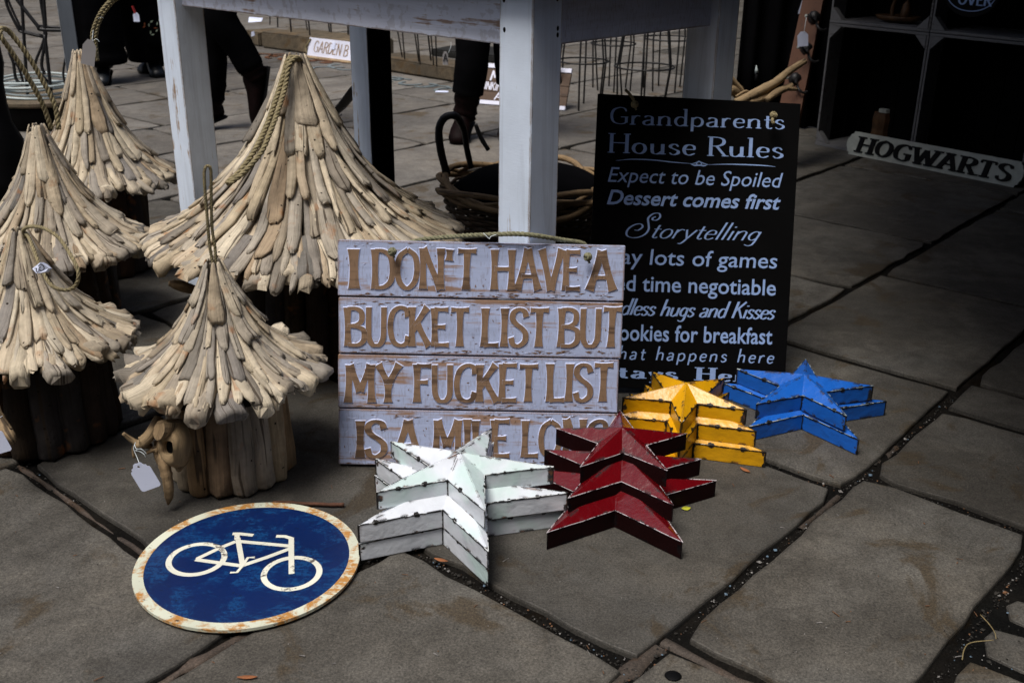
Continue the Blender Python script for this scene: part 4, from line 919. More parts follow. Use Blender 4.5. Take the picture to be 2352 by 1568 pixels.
# ------------------------------------------------------------------ barn stars, stacked by colour
def star(label, c, Rr, rot, zr, hw, mat, group, tilt=(0, 0), peak=.030, inner=.335, z0=None):
    """hollow-look metal star: vertical walls hw high, rim at height zr, facets rising to a central peak"""
    V = []; pts = []
    for i in range(10):
        a = R(rot + 36 * i); r_ = Rr if i % 2 == 0 else Rr * inner; pts.append(Vector((c[0] + r_ * math.cos(a), c[1] + r_ * math.sin(a), 0)))
    def zt(p, z): return Vector((p.x, p.y, z + (p.x - c[0]) * tilt[0] + (p.y - c[1]) * tilt[1]))
    bm = bmesh.new(); top = [bm.verts.new(zt(p, zr)) for p in pts]; bot = [bm.verts.new(zt(p, zr - hw)) for p in pts]
    pk = bm.verts.new(zt(Vector((c[0], c[1], 0)), zr + peak))
    for i in range(10):
        j = (i + 1) % 10; bm.faces.new((bot[i], bot[j], top[j], top[i])); bm.faces.new((top[i], top[j], pk))
    bm.faces.new(bot[::-1])
    bmesh.ops.recalc_face_normals(bm, faces=list(bm.faces))
    bm.edges.ensure_lookup_table()
    rim = [e for e in bm.edges]
    bmesh.ops.bevel(bm, geom=rim, offset=.0011, segments=1, affect='EDGES', clamp_overlap=True)
    bmesh.ops.triangulate(bm, faces=[f for f in bm.faces if len(f.verts) > 4])
    bm.verts.index_update(); bm.verts.ensure_lookup_table(); V = [v.co.copy() for v in bm.verts]; F = [[q.index for q in p.verts] for p in bm.faces]; bm.free()
    t = thing('metal_star', label, 'star', group, (c[0], c[1], zr - hw))
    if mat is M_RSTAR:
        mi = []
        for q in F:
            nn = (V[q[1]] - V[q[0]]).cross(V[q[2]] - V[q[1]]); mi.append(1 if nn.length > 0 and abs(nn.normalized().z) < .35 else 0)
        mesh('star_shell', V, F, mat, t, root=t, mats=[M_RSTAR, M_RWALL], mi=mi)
    else: mesh('star_shell', V, F, mat, t, root=t)
    # folded lips of the sheet metal along the rim: thin raised seam
    mb = MB()
    for i in range(10):
        j = (i + 1) % 10; a = zt(pts[i], zr); b = zt(pts[j], zr); m = [a.lerp(b, k / 6) + Vector((0, 0, rnd.uniform(-.0004, .0006))) for k in range(7)]
        mb.tube(m, rnd.uniform(.0006, .0010), 5)
    mb.build('folded_rim', RIMS[mat.name.split('.')[0]], t)
    mk = {'yellow_enamel_metal': 1.0, 'white_enamel_metal': .55, 'blue_enamel_metal': .7}.get(mat.name, 0)
    if mk:
        mb = MB(); r6 = random.Random(int(c[0] * 9999)); P0 = zt(Vector((c[0], c[1], 0)), zr + peak)
        for i in range(10):
            j = (i + 1) % 10; a = zt(pts[i], zr); b = zt(pts[j], zr); d = (b - a).normalized(); wn = Vector((d.y, -d.x, 0)).normalized(); dn = Vector((0, 0, -1))
            fn_ = (b - a).cross(P0 - a).normalized(); fn_ = fn_ if fn_.z > 0 else -fn_; inn = fn_.cross(d).normalized(); inn = inn if inn.dot(P0 - a) > 0 else -inn
            for t_ in (r6.uniform(.2, .38), r6.uniform(.62, .8)):
                if r6.random() > .35 + .6 * mk: continue
                q = a.lerp(b, t_); rr_ = r6.uniform(.0035, .0062) * (.6 + .4 * mk)
                for ax_, off in ((dn, wn * .0009), (inn, fn_ * .0009)):
                    k = 9; V = [q + off]
                    for m_ in range(k + 1):
                        an = math.pi * m_ / k; ra = rr_ * r6.uniform(.75, 1.2); V.append(q + off + d * math.cos(an) * ra * 1.25 + ax_ * math.sin(an) * ra)
                    n0 = len(mb.v); mb.add(V, [[0, m_ + 1, m_ + 2] for m_ in range(k)])
            for e_, s_ in ((a, 1), (b, -1)):      # burnt strips beside the upright seams
                V = []; hh = hw - .002
                for m_ in range(8):
                    z_ = dn * hh * m_ / 7; w2 = r6.uniform(.0012, .0045) * mk * (1.4 if m_ in (0, 1, 6, 7) else 1); V += [e_ + z_ + wn * .0009, e_ + z_ + wn * .0009 + d * s_ * w2]
                mb.add(V, [[2 * m_, 2 * m_ + 1, 2 * m_ + 3, 2 * m_ + 2] for m_ in range(7)])
            V = []; nseg = 14                      # irregular dark line under the rim
            for m_ in range(nseg + 1):
                q = a.lerp(b, .02 + .96 * m_ / nseg); V += [q + wn * .00085, q + wn * .00085 + dn * r6.uniform(.0006, .0026) * (.6 + .5 * mk)]
            mb.add(V, [[2 * m_, 2 * m_ + 1, 2 * m_ + 3, 2 * m_ + 2] for m_ in range(nseg)])
        o = mb.build('burnt_paint_marks', M_BURNT, t); o['kind'] = 'stuff'
    return t
HW = .036
G_ = 'stacked metal barn stars'
star('bottom white star of the front stack, lying on the stone', (-.098, 1.662), .202, 72.5, .036, HW, M_WSTAR, G_)
star('middle white star of the front stack, mint tinged paint', (-.0965, 1.657), .2015, 71.9, .0745, HW, M_WSTAR, G_)
star('topmost white star with the bright ridged face, chipped edges', (-.092, 1.676), .1705, 71.4, .116, HW, M_WSTAR, G_, tilt=(.01, -.035))
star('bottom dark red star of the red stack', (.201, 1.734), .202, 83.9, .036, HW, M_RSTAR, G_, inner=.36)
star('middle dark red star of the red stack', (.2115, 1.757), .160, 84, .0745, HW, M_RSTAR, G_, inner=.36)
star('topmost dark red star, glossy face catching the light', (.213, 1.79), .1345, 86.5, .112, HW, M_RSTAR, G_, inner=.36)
star('bottom yellow star of the yellow stack', (.350, 1.990), .196, 114.4, .036, HW, M_YSTAR, G_)
star('middle yellow star of the yellow stack', (.362, 1.985), .158, 114.6, .076, HW, M_YSTAR, G_)
star('topmost yellow star showing its whole ridged face', (.364, 1.992), .1335, 114.4, .115, HW, M_YSTAR, G_)
star('lower blue star of the blue pair', (.655, 2.130), .192, 76.0, .036, HW, M_BSTAR, G_)
star('upper blue star resting on the other blue star', (.650, 2.128), .158, 73.8, .078, HW, M_BSTAR, G_)

# ------------------------------------------------------------------ round bicycle sign on the ground
SCX, SCY, SR = -.4492, 1.5273, .1901
rs = thing('bicycle_sign', 'round blue metal sign with a cream bicycle and rust-flecked cream rim, flat on the ground', 'sign', loc=(SCX, SCY, 0.0035))
def sign_mat(name, base, flake, dark, heavy, fs=1.0):
    g = NG(name); c = g.coord('Object'); n1 = g.noise(c, 16, 5, .7, .4); n2 = g.noise(c, 75 * fs, 6, .75); n3 = g.noise(c, 5, 3)
    col = g.mix(g.ramp(n3, [(.35, 0.), (.7, 1.)]), tuple(x * .75 for x in base), base)
    sc = g.noise(g.coord('Object', (26, 160, 26)), 1.0, 6, .75, .4)
    patch = g.ramp(n1, [(.47, 0.), (.55, 1.)] if fs != 1.001 else [(.57, 0.), (.60, 1.)])
    m = g.math('MULTIPLY', patch, g.ramp(g.math('ADD', g.math('MULTIPLY', n2, .5), g.math('MULTIPLY', sc, .5)), [(.42 + .05 * (fs > 1), 0.), (.50 + .03 * (fs > 1), heavy)]))
    col = g.mix(m, col, flake)
    sp = g.ramp(g.noise(c, 38, 9, .8, .2), [(.62, 0.), (.64, 1.)]); sp2 = g.ramp(g.noise(g.coord('Object', (40, 140, 40)), 1.0, 4, .7), [(.66, 0.), (.68, 1.)])
    col = g.mix(g.math('MAXIMUM', sp, sp2), col, dark)
    return g.fin(col, .38, g.bump(n2, .15, .0006), .4, None, .12)
M_SBLUE = sign_mat('worn_blue_enamel', (.0013, .014, .085), (.006, .075, .22), (.004, .007, .018), .5, 2.6)
M_SRIM = sign_mat('worn_cream_enamel_rim', (.66, .68, .54), (.42, .20, .05), (.05, .03, .02), 1.0)
M_SCREAM = sign_mat('worn_cream_symbol', (.78, .78, .66), (.05, .03, .03), (.10, .07, .06), .9, 1.001)
def disc(r0, r1, z0, z1, mat, name, n=96):
    V = []; F = []
    for k in range(n):
        a = 2 * math.pi * k / n; ca, sa = math.cos(a), math.sin(a)
        if r0 > 0: V += [(r0 * ca, r0 * sa, z1)]
        V += [(r1 * ca, r1 * sa, z1), (r1 * ca, r1 * sa, z0)]
    st = 3 if r0 > 0 else 2
    for k in range(n):
        j = (k + 1) % n; a, b = k * st, j * st
        if r0 > 0: F += [[a, a + 1, b + 1, b], [a + 1, a + 2, b + 2, b + 1]]
        else: F += [[a, a + 1, b + 1, b]]
    if r0 <= 0: F.append([k * 2 for k in range(n)])
    return mesh(name, V, F, mat, rs, world=False)
disc(0, SR * .9905, .0015, .0060, M_SBLUE, 'blue_face'); disc(SR * .905, SR, .0012, .0066, M_SRIM, 'rim_band')
mb = MB()
for k in range(2):
    pass
def bar(pts, w_, close=False, k=0):
    pts = [Vector((x * SR, y * SR, 0)) for x, y in pts]; w_ *= SR; m = len(pts); V = []
    for i, p in enumerate(pts):
        a = pts[(i - 1) % m] if close or i > 0 else p; b = pts[(i + 1) % m] if close or i < m - 1 else p
        t = (b - a).normalized(); nn = Vector((-t.y, t.x, 0)) * 1.14; V += [p + nn * w_ / 2 + Vector((0, 0, .0063 + .00009 * k)), p - nn * w_ / 2 + Vector((0, 0, .0063 + .00009 * k))]
    F = [[2 * i, 2 * i + 1, (2 * i + 3) % (2 * m), (2 * i + 2) % (2 * m)] for i in range(m if close else m - 1)]; mb.add(V, F)
def ring(cx, cy, r_, w_, k): bar([(cx + r_ * math.cos(a), cy + r_ * math.sin(a)) for a in [2 * math.pi * i / 48 for i in range(48)]], w_, True, k)
ring(-.471, .009, .244, .047, 0); ring(.430, -.190, .243, .047, 0)
bar([(-.48, .0), (-.035, -.09)], .042, k=1); bar([(-.47, .01), (-.31, .19), (-.19, .30)], .040, k=2); bar([(-.185, .36), (-.03, -.09)], .042, k=3)
bar([(-.18, .305), (.33, .235)], .042, k=4); bar([(-.04, -.09), (.16, .05), (.335, .19)], .042, k=5); bar([(.315, .37), (.375, .07), (.432, -.205)], .044, k=6)
bar([(-.25, .425), (-.19, .428), (-.05, .405)], .040, k=7); bar([(-.205, .42), (-.185, .33)], .042, k=8); bar([(.168, .392), (.25, .392), (.325, .355)], .040, k=9)
bar([(-.03, -.09), (-.012, .035), (.05, .040)], .024, k=10); bar([(-.03, -.09), (-.055, -.195), (-.115, -.20)], .024, k=11)
mesh('bicycle_symbol', mb.v, mb.f, M_SCREAM, rs, world=False)

# ------------------------------------------------------------------ things under and behind the table
# wicker basket with thick vine rim, loop handles and a black liner bulging out of it
BX, BY, BR, BZ = .03, 3.44, .275, .19
t = thing('wicker_basket', 'round brown wicker basket with thick vine rim under the table, black liner inside', 'basket', loc=(BX, BY, 0))
mb = MB(); 
for k in range(16):
    z = .008 + k * BZ / 16; rr_ = BR * (.80 + .17 * (k / 16)); ph = k * .5
    mb.tube([Vector((BX + (rr_ + .006 * math.sin(a * 14 + (k % 2) * math.pi)) * math.cos(a), BY + (rr_ + .006 * math.sin(a * 14 + (k % 2) * math.pi)) * math.sin(a), z + .002 * math.sin(a * 3 + k))) for a in [2 * math.pi * i / 84 for i in range(84)]], .0062, 5, closed=True)
o = mb.build('woven_wall', M_WICKER, t, smooth=True)
for k in range(9):
    r2 = random.Random(k + 50); a0 = r2.uniform(0, 6.28); sp = r2.uniform(2.6, 5.2); pts = []
    for i in range(12):
        a = a0 + sp * i / 11; q = BR * (1.0 + .07 * math.sin(i * 1.1 + k)); pts.append((BX + q * math.cos(a), BY + q * math.sin(a), BZ + .012 + .028 * math.sin(i * .8 + k * 2) + (k % 3) * .014 - .02))
    branch(t, pts, [.006, .010, .011, .009, .006], M_VINE, 'rim_vine')
for k, (pts, rr_) in enumerate((([P(1026, 400, 3.44), P(1012, 345, 3.43), P(1008, 300, 3.42), P(1018, 274, 3.42), P(1036, 265, 3.43), P(1052, 272, 3.45), P(1066, 300, 3.48), P(1072, 340, 3.50), P(1082, 385, 3.52)], [.0135, .013, .0125, .012, .011, .010]), ([P(1092, 285, 3.46), P(1104, 315, 3.46), P(1122, 345, 3.46)], [.007, .008, .007]), ([P(1375, 400, 3.46), P(1395, 345, 3.45), P(1398, 300, 3.45), P(1412, 330, 3.46), P(1410, 400, 3.5)], [.012, .011, .010, .010]))):
    branch(t, pts, rr_, M_IRON, 'loop_handle')
mb = MB(); secs = []
for i in range(9):
    q = i / 8; rr_ = BR * .93 * math.sqrt(max(.0004, 1 - q ** 2.6)); secs.append((Vector((BX + .03, BY + .02, BZ - .03 + .105 * q)), Vector((rr_ * (1.02 + .05 * math.sin(i)), 0, 0)), Vector((0, rr_ * .95, 0))))
mb.loft(secs, 22); mb.build('black_liner', M_CLOTH, t, smooth=True)
# curved black strap shape leaning behind the large birdhouse
mb = MB(); pts = crom([P(724, 300, 3.9), P(748, 282, 3.88), P(778, 252, 3.86), P(800, 222, 3.84), P(816, 190, 3.82)], 6)
mb.loft([(p, Vector((.022 + .018 * math.sin(3.1 * i / (len(pts) - 1)), 0, .02)), Vector((0, .006, 0))) for i, p in enumerate(pts)], 8)
for i in range(3): mb.tube([P(768 + i * 9, 284 - i * 16, 3.85), P(776 + i * 9, 279 - i * 16, 3.85)], .003, 5)
mb.v = [Vector((v.x, v.y, v.z)) for v in mb.v]
o = mb.build('curved_iron_strap', M_IRON, smooth=True); tag(o, 'curved black iron strap leaning behind the largest birdhouse roof', 'iron strap')

# stone kerb blocks with rods standing in them ---------------------------------
def block(name, a, b, depth, h, mat, label, cat, group=None, inset=.0, seed=0, z0=0.0):
    a = Vector((a.x, a.y, 0)); b = Vector((b.x, b.y, 0)); d = (b - a); L = d.length; d.normalize(); n = Vector((-d.y, d.x, 0))
    m4 = Matrix(((d.x, n.x, 0, a.x), (d.y, n.y, 0, a.y), (0, 0, 1, z0), (0, 0, 0, 1)))
    bm = bmesh.new(); nx = max(2, int(L / .07)); ny = max(2, int(depth / .07)); nz = 3
    bmesh.ops.create_cube(bm, size=1); bmesh.ops.bevel(bm, geom=list(bm.edges), offset=.06, segments=2, affect='EDGES')
    for v in bm.verts: v.co = Vector(((v.co.x + .5), (v.co.y + .5), (v.co.z + .5)))
    for ax, k in ((0, nx), (1, ny)):
        for i in range(1, k):
            c = Vector((0, 0, 0)); c[ax] = i / k; nn = Vector((0, 0, 0)); nn[ax] = 1
            bmesh.ops.bisect_plane(bm, geom=list(bm.verts) + list(bm.edges) + list(bm.faces), plane_co=c, plane_no=nn)
    for v in bm.verts:
        e = .06
        q = Vector((v.co.x * L, v.co.y * depth, v.co.z * h))
        # keep the bevel small in metres
        def sq(t, D): 
            w_ = min(.012, D * .2)
            return (t / e * w_ if t < e else (D - (1 - t) / e * w_ if t > 1 - e else w_ + (t - e) / (1 - 2 * e) * (D - 2 * w_)))
        q = Vector((sq(v.co.x, L), sq(v.co.y, depth), sq(v.co.z, h)))
        nz_ = noise.noise_vector(q * 9 + Vector((seed, 0, 0))) * .006; nz_.z *= .7
        if q.z < .004: nz_.z = 0
        v.co = q + nz_
    V = [v.co.copy() for v in bm.verts]; bm.verts.index_update(); bm.verts.ensure_lookup_table(); F = [[x.index for x in p.verts] for p in bm.faces]; bm.free()
    o = mesh(name, V, F, mat, None, False, world=False); o.matrix_world = m4
    return tag(o, label, cat, group)
A1, A2, A2b, A3 = gp(601, 110), gp(815, 139), gp(850, 158), gp(1185, 213)
block('stone_kerb_block', A1, A2, .42, .125, M_KERB, 'tan weathered stone block behind the large birdhouse peak, small white garden sign against it', 'stone block', seed=1)
block('stone_kerb_block', A2b, A3, .30, .092, M_KERB, 'long tan stone kerb block right of the back table leg, iron rods on it', 'stone block', seed=2)
block('stone_kerb_block', gp(562, 101) , gp(596, 108), .30, .11, M_KERB, 'short dark end block left of the tan stone, beside the striding leg', 'stone block', seed=3)
o = block('slate_slab', gp(985, 166) + Vector((0, .12, 0)), gp(1190, 196) + Vector((0, .2, 0)), .40, .05, plain('dark_slate', (.012, .012, .011), .7, .4, 12), 'thick dark slate slab lying on the stone kerb behind the rods', 'slate slab', seed=5, z0=.094)
def stakes(xs, label, group, mat=M_IRON):
    for (x0, y0, x1, y1, Yd, r_) in xs:
        b = P(x0, y0, Yd); d = (P(x1, y1, Yd) - b).normalized(); L = .62
        mb = MB(); mb.tube([b, b + d * L * .5, b + d * L], r_, 6)
        # a small loop finial
        c = b + d * (L + .02); mb.tube([c + Vector((.02 * math.cos(a), 0, .02 * math.sin(a))) for a in [2 * math.pi * k / 12 for k in range(12)]], r_, 5, closed=True)
        o = mb.build('garden_stake', mat, smooth=True); tag(o, label, 'garden stake', group)
beamY = lambda x: 8.05 - (x - 620) / 480 * 1.15
stakes([(620, 57, 620, 20, 8.3, .005), (638, 63, 637, 20, 8.2, .006), (669, 74, 664, 20, 8.1, .007), (706, 70, 698, 20, 8.05, .005), (712, 82, 706, 20, 7.95, .006), (757, 74, 750, 20, 7.9, .006), (761, 75, 757, 20, 7.85, .006), (800, 80, 798, 20, 7.75, .007)],
       'thin dark iron stake standing on the tan stone block behind the garden sign', 'iron garden stakes standing on the stones')
stakes([(888, 130, 884, 60, 7.6, .0045), (895, 135, 889, 60, 7.55, .0045), (925, 137, 913, 70, 7.5, .005), (930, 141, 924, 70, 7.4, .005), (962, 142, 950, 60, 7.3, .005), (965, 148, 957, 60, 7.25, .005), (990, 140, 981, 60, 7.2, .006), (996, 150, 988, 60, 7.1, .005), (1003, 152, 1000, 60, 7.0, .005), (1050, 158, 1046, 70, 6.9, .005), (1138, 120, 1133, 60, 7.4, .007)],
       'thin dark iron stake standing on the kerb stone right of the back table leg', 'iron garden stakes standing on the stones')
# garden sign --------------------------------------------------------------
def small_sign(TL, TR, BL, Yd, lean, label, name):
    o = P(BL[0], BL[1], Yd); d = P(TR[0], TR[1], Yd) - P(TL[0], TL[1], Yd); up = P(TL[0], TL[1], Yd) - o
    az_ = math.atan2(-.55, 1); dx = Vector((d.x, d.x * -.60, 0)); return o, dx
bo = gp(704, 133); dxx = Vector((.80, -.60, 0)).normalized(); upv = Vector((.08, .30, .95)).normalized()
bg_ = Board(bo, dxx, upv); gs = thing('garden_sign', 'small white shabby sign with tan letters leaning on the tan stone block', 'sign', mat4=bg_.mat())
u0, v0 = bg_.uv(710, 86); u1, v1 = bg_.uv(880, 112)
mb = MB(); mb.box(0, u1, .012, v0, -.012, 0, b=.002); gpn = mesh('panel', mb.v, mb.f, M_WHITE, gs, world=False)
mb = MB(); mb.box(-.002, u1 + .002, 0, .018, -.02, .012, b=.002); mesh('bottom_ledge', mb.v, mb.f, plain('pale_tan_wood', (.38, .28, .17), .7), gs, world=False)
W_, res = stroke_text('GARDEN B', .05, .10, .0, slant=.12, space=.03)
un, vn = bg_.uv(719, 119); um, vm = bg_.uv(797, 131); uh, vh = bg_.uv(723, 92)
mb = MB()
for j, (ch, st) in enumerate(res): letters_mesh(mb, st, lambda x, y, z: (un + (um - un) * x / W_, vn + (vm - vn) * x / W_ + y * (vh - vn) * .95, z), 0, .002, 0, .0003, j)
mesh('lettering', mb.v, mb.f, M_RUSTLET, gs, world=False)
mb = MB(); mb.tube(crom([(.02, v0 - .01, .004), (.0, v0 - .05, .01), (-.02, v0 * .5, .008), (.0, .03, .006)], 5), .006, 5); mesh('side_rope', mb.v, mb.f, M_ROPE, gs, True, world=False)
mb = MB(); mb.box(u1 * .33, u1 * .33 + .035, v0 - .07, v0 - .02, .003, .005); mesh('small_label', mb.v, mb.f, M_CARD, gs, world=False)
# drinking sign -------------------------------------------------------------
bo = gp(1088, 238) + Vector((0, .0, 0)); dxx = Vector((.93, -.36, 0)).normalized(); upv = Vector((.16, .42, .9)).normalized()
bd = Board(bo, dxx, upv); ds = thing('plank_sign_small', 'small brown plank sign with white letters and white borders behind the standing boot', 'sign', mat4=bd.mat())
u1, _ = bd.uv(1296, 262); hts = [0, bd.uv(1110, 230)[1], bd.uv(1115, 209)[1], bd.uv(1118, 186)[1], bd.uv(1122, 156.5)[1], bd.uv(1122, 146)[1]]
for i in range(5):
    mb = MB(); mb.box(0, u1, hts[i] + .001, hts[i + 1] - .001, -.015, .0 if i in (1, 2, 3) else .006, b=.001); mesh('plank', mb.v, mb.f, M_WHITE if i in (0, 4) else M_BROWNPL, ds, world=False)
def sgn(text, p0, p1, cap, slant=.1):
    W_, res = stroke_text(text, .10, .15, .0, slant=slant, space=.02); u, v = bd.uv(*p0); ub, vb = bd.uv(*p1); hh = bd.uv(p0[0], p0[1] - cap)[1] - v; mb = MB()
    for j, (ch, st) in enumerate(res): letters_mesh(mb, st, lambda x, y, z: (u + (ub - u) * x / W_, v + (vb - v) * x / W_ + y * hh, z), 0, .002, 0, .0003, j)
    mesh('lettering', mb.v, mb.f, M_WHITE, ds, world=False)
sgn('M', (1124, 185), (1146, 187.5), 23); sgn('DRINKING', (1093, 203), (1160, 211), 18); sgn('A', (1134, 229), (1150, 231), 18)

# flat metal letters lying on the flags --------------------------------------
def arc_piece(c, r_, a0, a1, w_, mat, label, group, name='flat_metal_letter'):
    V = []; n = 14
    for i in range(n + 1):
        a = a0 + (a1 - a0) * i / n
        for q, z in ((r_ - w_ / 2, .001), (r_ - w_ / 2, .004), (r_ + w_ / 2, .004), (r_ + w_ / 2, .001)): V.append(c + Vector((q * math.cos(a), q * math.sin(a), z)))
    F = [[i * 4 + k, i * 4 + (k + 1) % 4, i * 4 + 4 + (k + 1) % 4, i * 4 + 4 + k] for i in range(n) for k in range(4)] + [[0, 3, 2, 1], [n * 4, n * 4 + 1, n * 4 + 2, n * 4 + 3]]
    tag(mesh(name, V, F, mat, None), label, 'metal letter', group)
for i, (x_, y_) in enumerate(((600, 128), (638, 132), (668, 136), (700, 139), (735, 143), (765, 146), (648, 128), (716, 136))):
    arc_piece(gp(x_, y_), .085, i * 1.3, i * 1.3 + 3.0, .030, M_RUST, 'flat rusty metal letter lying on the flags before the garden sign', 'rusty metal letters on the ground')
for i, (x_, y_) in enumerate(((742, 158), (780, 152), (800, 158), (898, 182), (918, 186), (945, 192), (975, 197), (1003, 202), (1028, 208))):
    arc_piece(gp(x_, y_), .075, i * 1.7, i * 1.7 + 3.6, .026, M_ZINC, 'flat blue-grey metal letter lying on the flags before the kerb', 'blue-grey metal letters on the ground')
tg, _n = tagshape(gp(1015, 212) + Vector((0, 0, .004)), Vector((1, 0, 0)), Vector((0, 1, .05)), .08, .05, 'white tag lying flat on the flags beside blue-grey metal letters', M_CARD, scallop=False, hole=False)
tg, _n = tagshape(P(1023, 134, 6.95), Vector((1, 0, 0)), Vector((.3, 0, 1)), .035, .085, 'white tag hanging among the iron stakes, left of the standing trousers', M_GREYCARD, scallop=False, hole=False); string(tg, [P(1030, 122, 6.95), P(1036, 106, 6.95), P(1036, 98, 6.95)], .0015)
mb = MB(); letters_mesh(mb, [s_ for ch, st in stroke_text('A', .1, .18, .0)[1] for s_ in st], lambda x, y, z: P(1018 + x * 14, 142 - y * 18, 6.945)); mb.build('printed_letter', M_INK, tg)

# wire plant supports ---------------------------------------------------------
def support(px, py, ring_y, r_, label, h=.95, legs_=6, extra=0):
    c = gp(px, py); k = 0
    # ring height so that its centre is seen at ring_y
    z = P(px, ring_y, c.y).z; t = thing('wire_plant_support', label, 'plant support', 'conical wire plant supports', c)
    mb = MB(); mb.tube([c + Vector((r_ * math.cos(a), r_ * math.sin(a), z)) for a in [2 * math.pi * i / 40 for i in range(40)]], .0050, 5, closed=True); mb.build('ring', M_IRON, t, smooth=True)
    mb = MB(); mb.tube([c + Vector((r_ * .75 * math.cos(a), r_ * .75 * math.sin(a), z + .30)) for a in [2 * math.pi * i / 40 for i in range(40)]], .0050, 5, closed=True); mb.build('ring', M_IRON, t, smooth=True)
    for i in range(legs_):
        a = 2 * math.pi * (i + extra) / legs_ + .35; e = Vector((math.cos(a), math.sin(a), 0))
        mb = MB(); mb.tube([c + e * r_ * rnd.uniform(.75, .95), c + e * r_ + Vector((0, 0, z)), c + e * r_ * .75 + Vector((0, 0, z + .3)), c + Vector((0, 0, h))], .0055, 5); mb.build('upright_rod', M_IRON, t, smooth=True)
support(1335, 246, 140, .145, 'wire plant support nearest the middle table leg on its right')
support(1474, 262, 153, .165, 'wire plant support half way between the two right table legs')
support(1404, 205, 100, .14, 'rear wire plant support seen between the two nearer ones', extra=.2)
support(1530, 205, 88, .16, 'wire plant support just left of the right table leg, partly behind it', extra=.4)

# stall post, drum stand, wire chair and coil at the far left -----------------
pb = P(188, 280, 4.3); pb.z = 0
t = thing('stall_post', 'slim grey painted square post left of the rearmost birdhouse', 'post', loc=(pb.x - .01, pb.y, 0), rz=R(24))
a0 = P(166, 140, 4.3)
mb = MB(); mb.box(-.026, .028, -.027, .027, 0, 2.15, b=.0015); mesh('grey_face_post', mb.v, mb.f, M_GREYPOST, t, world=False)
t.location.x = a0.x; 
mb = MB(); mb.box(.0295, .052, -.024, .05, 0.01, 2.12, b=.001); mesh('black_batten', mb.v, mb.f, M_BLACK, t, world=False)
dc = P(95, 216, 5.45)
t = thing('drum_table', 'dark round stone-topped stand under the white wire coil, left edge', 'stand', loc=(dc.x, dc.y, 0))
mb = MB(); mb.loft([(Vector((dc.x, dc.y, z)), Vector((q, 0, 0)), Vector((0, q, 0))) for q, z in ((.22, .0), (.23, dc.z - .05), (.235, dc.z - .03))], 30); mb.build('drum_body', M_BLACK, t, smooth=True)
mb = MB(); mb.loft([(Vector((dc.x, dc.y, z)), Vector((q, 0, 0)), Vector((0, q, 0))) for q, z in ((.26, dc.z - .03), (.27, dc.z - .022), (.27, dc.z - .008), (.26, dc.z))], 36); mb.build('round_top', M_KERB, t, smooth=False)
cc_ = P(88, 183, 5.5); t = thing('wire_coil', 'coils of white wire rings lying on the dark round stand', 'wire coil', loc=cc_)
for k in range(5):
    z = dc.z + .008 + k * .017; q = .20 - .012 * (k % 3); mb = MB()
    mb.tube([Vector((dc.x + .02 * (k % 2) - .02 + q * math.cos(a), dc.y + q * math.sin(a), z + .004 * math.sin(2 * a + k))) for a in [2 * math.pi * i / 48 for i in range(48)]], .0065, 6, closed=True); mb.build('wire_ring', M_WHITEWIRE, t, smooth=True)
cx_ = lambda x, y, Yd=5.3: P(x / 5.851, y / 5.851, Yd)
t = thing('wire_chair', 'black folding chair of bent metal tubes at the far left behind the birdhouse ropes', 'chair', loc=(P(60, 230, 5.3).x, 5.3, 0))
for pts, rr_ in ((((70, -200), (90, 60), (250, 395), (290, 430), (580, 500)), .0075), (((90, -200), (110, 0), (290, 395), (330, 420), (570, 480)), .006), (((150, -150), (230, 0), (500, 345), (550, 398), (900, 410)), .0095), (((290, -200), (292, 0), (335, 700), (370, 1280)), .0085), (((520, -200), (545, 0), (600, 470), (480, 830), (500, 930), (640, 1100)), .0075),
                 (((590, -200), (590, 0), (615, 480), (560, 850), (600, 1000)), .0085), (((600, 470), (640, 800), (700, 1370)), .009), (((510, 345), (890, 390)), .006), (((120, 700), (180, 850), (215, 1060), (300, 1140)), .008), (((200, 830), (260, 930), (320, 1140)), .007), (((910, 640), (850, 980), (900, 1180), (950, 1250)), .006)):
    mb = MB(); mb.tube(crom([cx_(*q) for q in pts], 5) if len(pts) > 2 else [cx_(*q) for q in pts], rr_, 6); mb.build('bent_tube', M_IRON, t, smooth=True)
lc = P(-8, 300, 3.9)
mb = MB(); secs = []
for i in range(22):
    z = .02 + i * .07; q = .075 + .018 * noise.noise(Vector((i * .8, 0, 0))) + (.03 if z < .3 else 0); secs.append((Vector((lc.x - .02 + .006 * math.sin(i), lc.y, z if i else 0)), Vector((q, 0, 0)), Vector((0, q, 0))))
mb.loft(secs, 14); o = mb.build('dark_carved_column', M_BLACK, smooth=True); tag(o, 'near black carved column cut by the left edge of the photo', 'column')
# low dark crates that the rear birdhouses are crowded against
def dark_crate(x, y, w_, d_, h_, rz, label, mat=M_BLACK):
    t = thing('black_crate', label, 'crate', loc=(x, y, 0), rz=rz)
    for k in range(4):
        z = .01 + k * h_ / 4
        for sgn_, ax in ((-1, 0), (1, 0), (-1, 1), (1, 1)):
            mb = MB()
            if ax == 0: mb.box(-w_ / 2, w_ / 2, sgn_ * d_ / 2 - .006, sgn_ * d_ / 2 + .006, z, z + h_ / 4 - .012, b=.001)
            else: mb.box(sgn_ * w_ / 2 - .006, sgn_ * w_ / 2 + .006, -d_ / 2 + .007, d_ / 2 - .007, z, z + h_ / 4 - .012, b=.001)
            mesh('slat', mb.v, mb.f, mat, t, world=False)
    mb = MB(); mb.box(-w_ / 2 + .007, w_ / 2 - .007, -d_ / 2 + .007, d_ / 2 - .007, .012, h_ - .02); mesh('black_sacking', mb.v, mb.f, M_CLOTH, t, world=False)

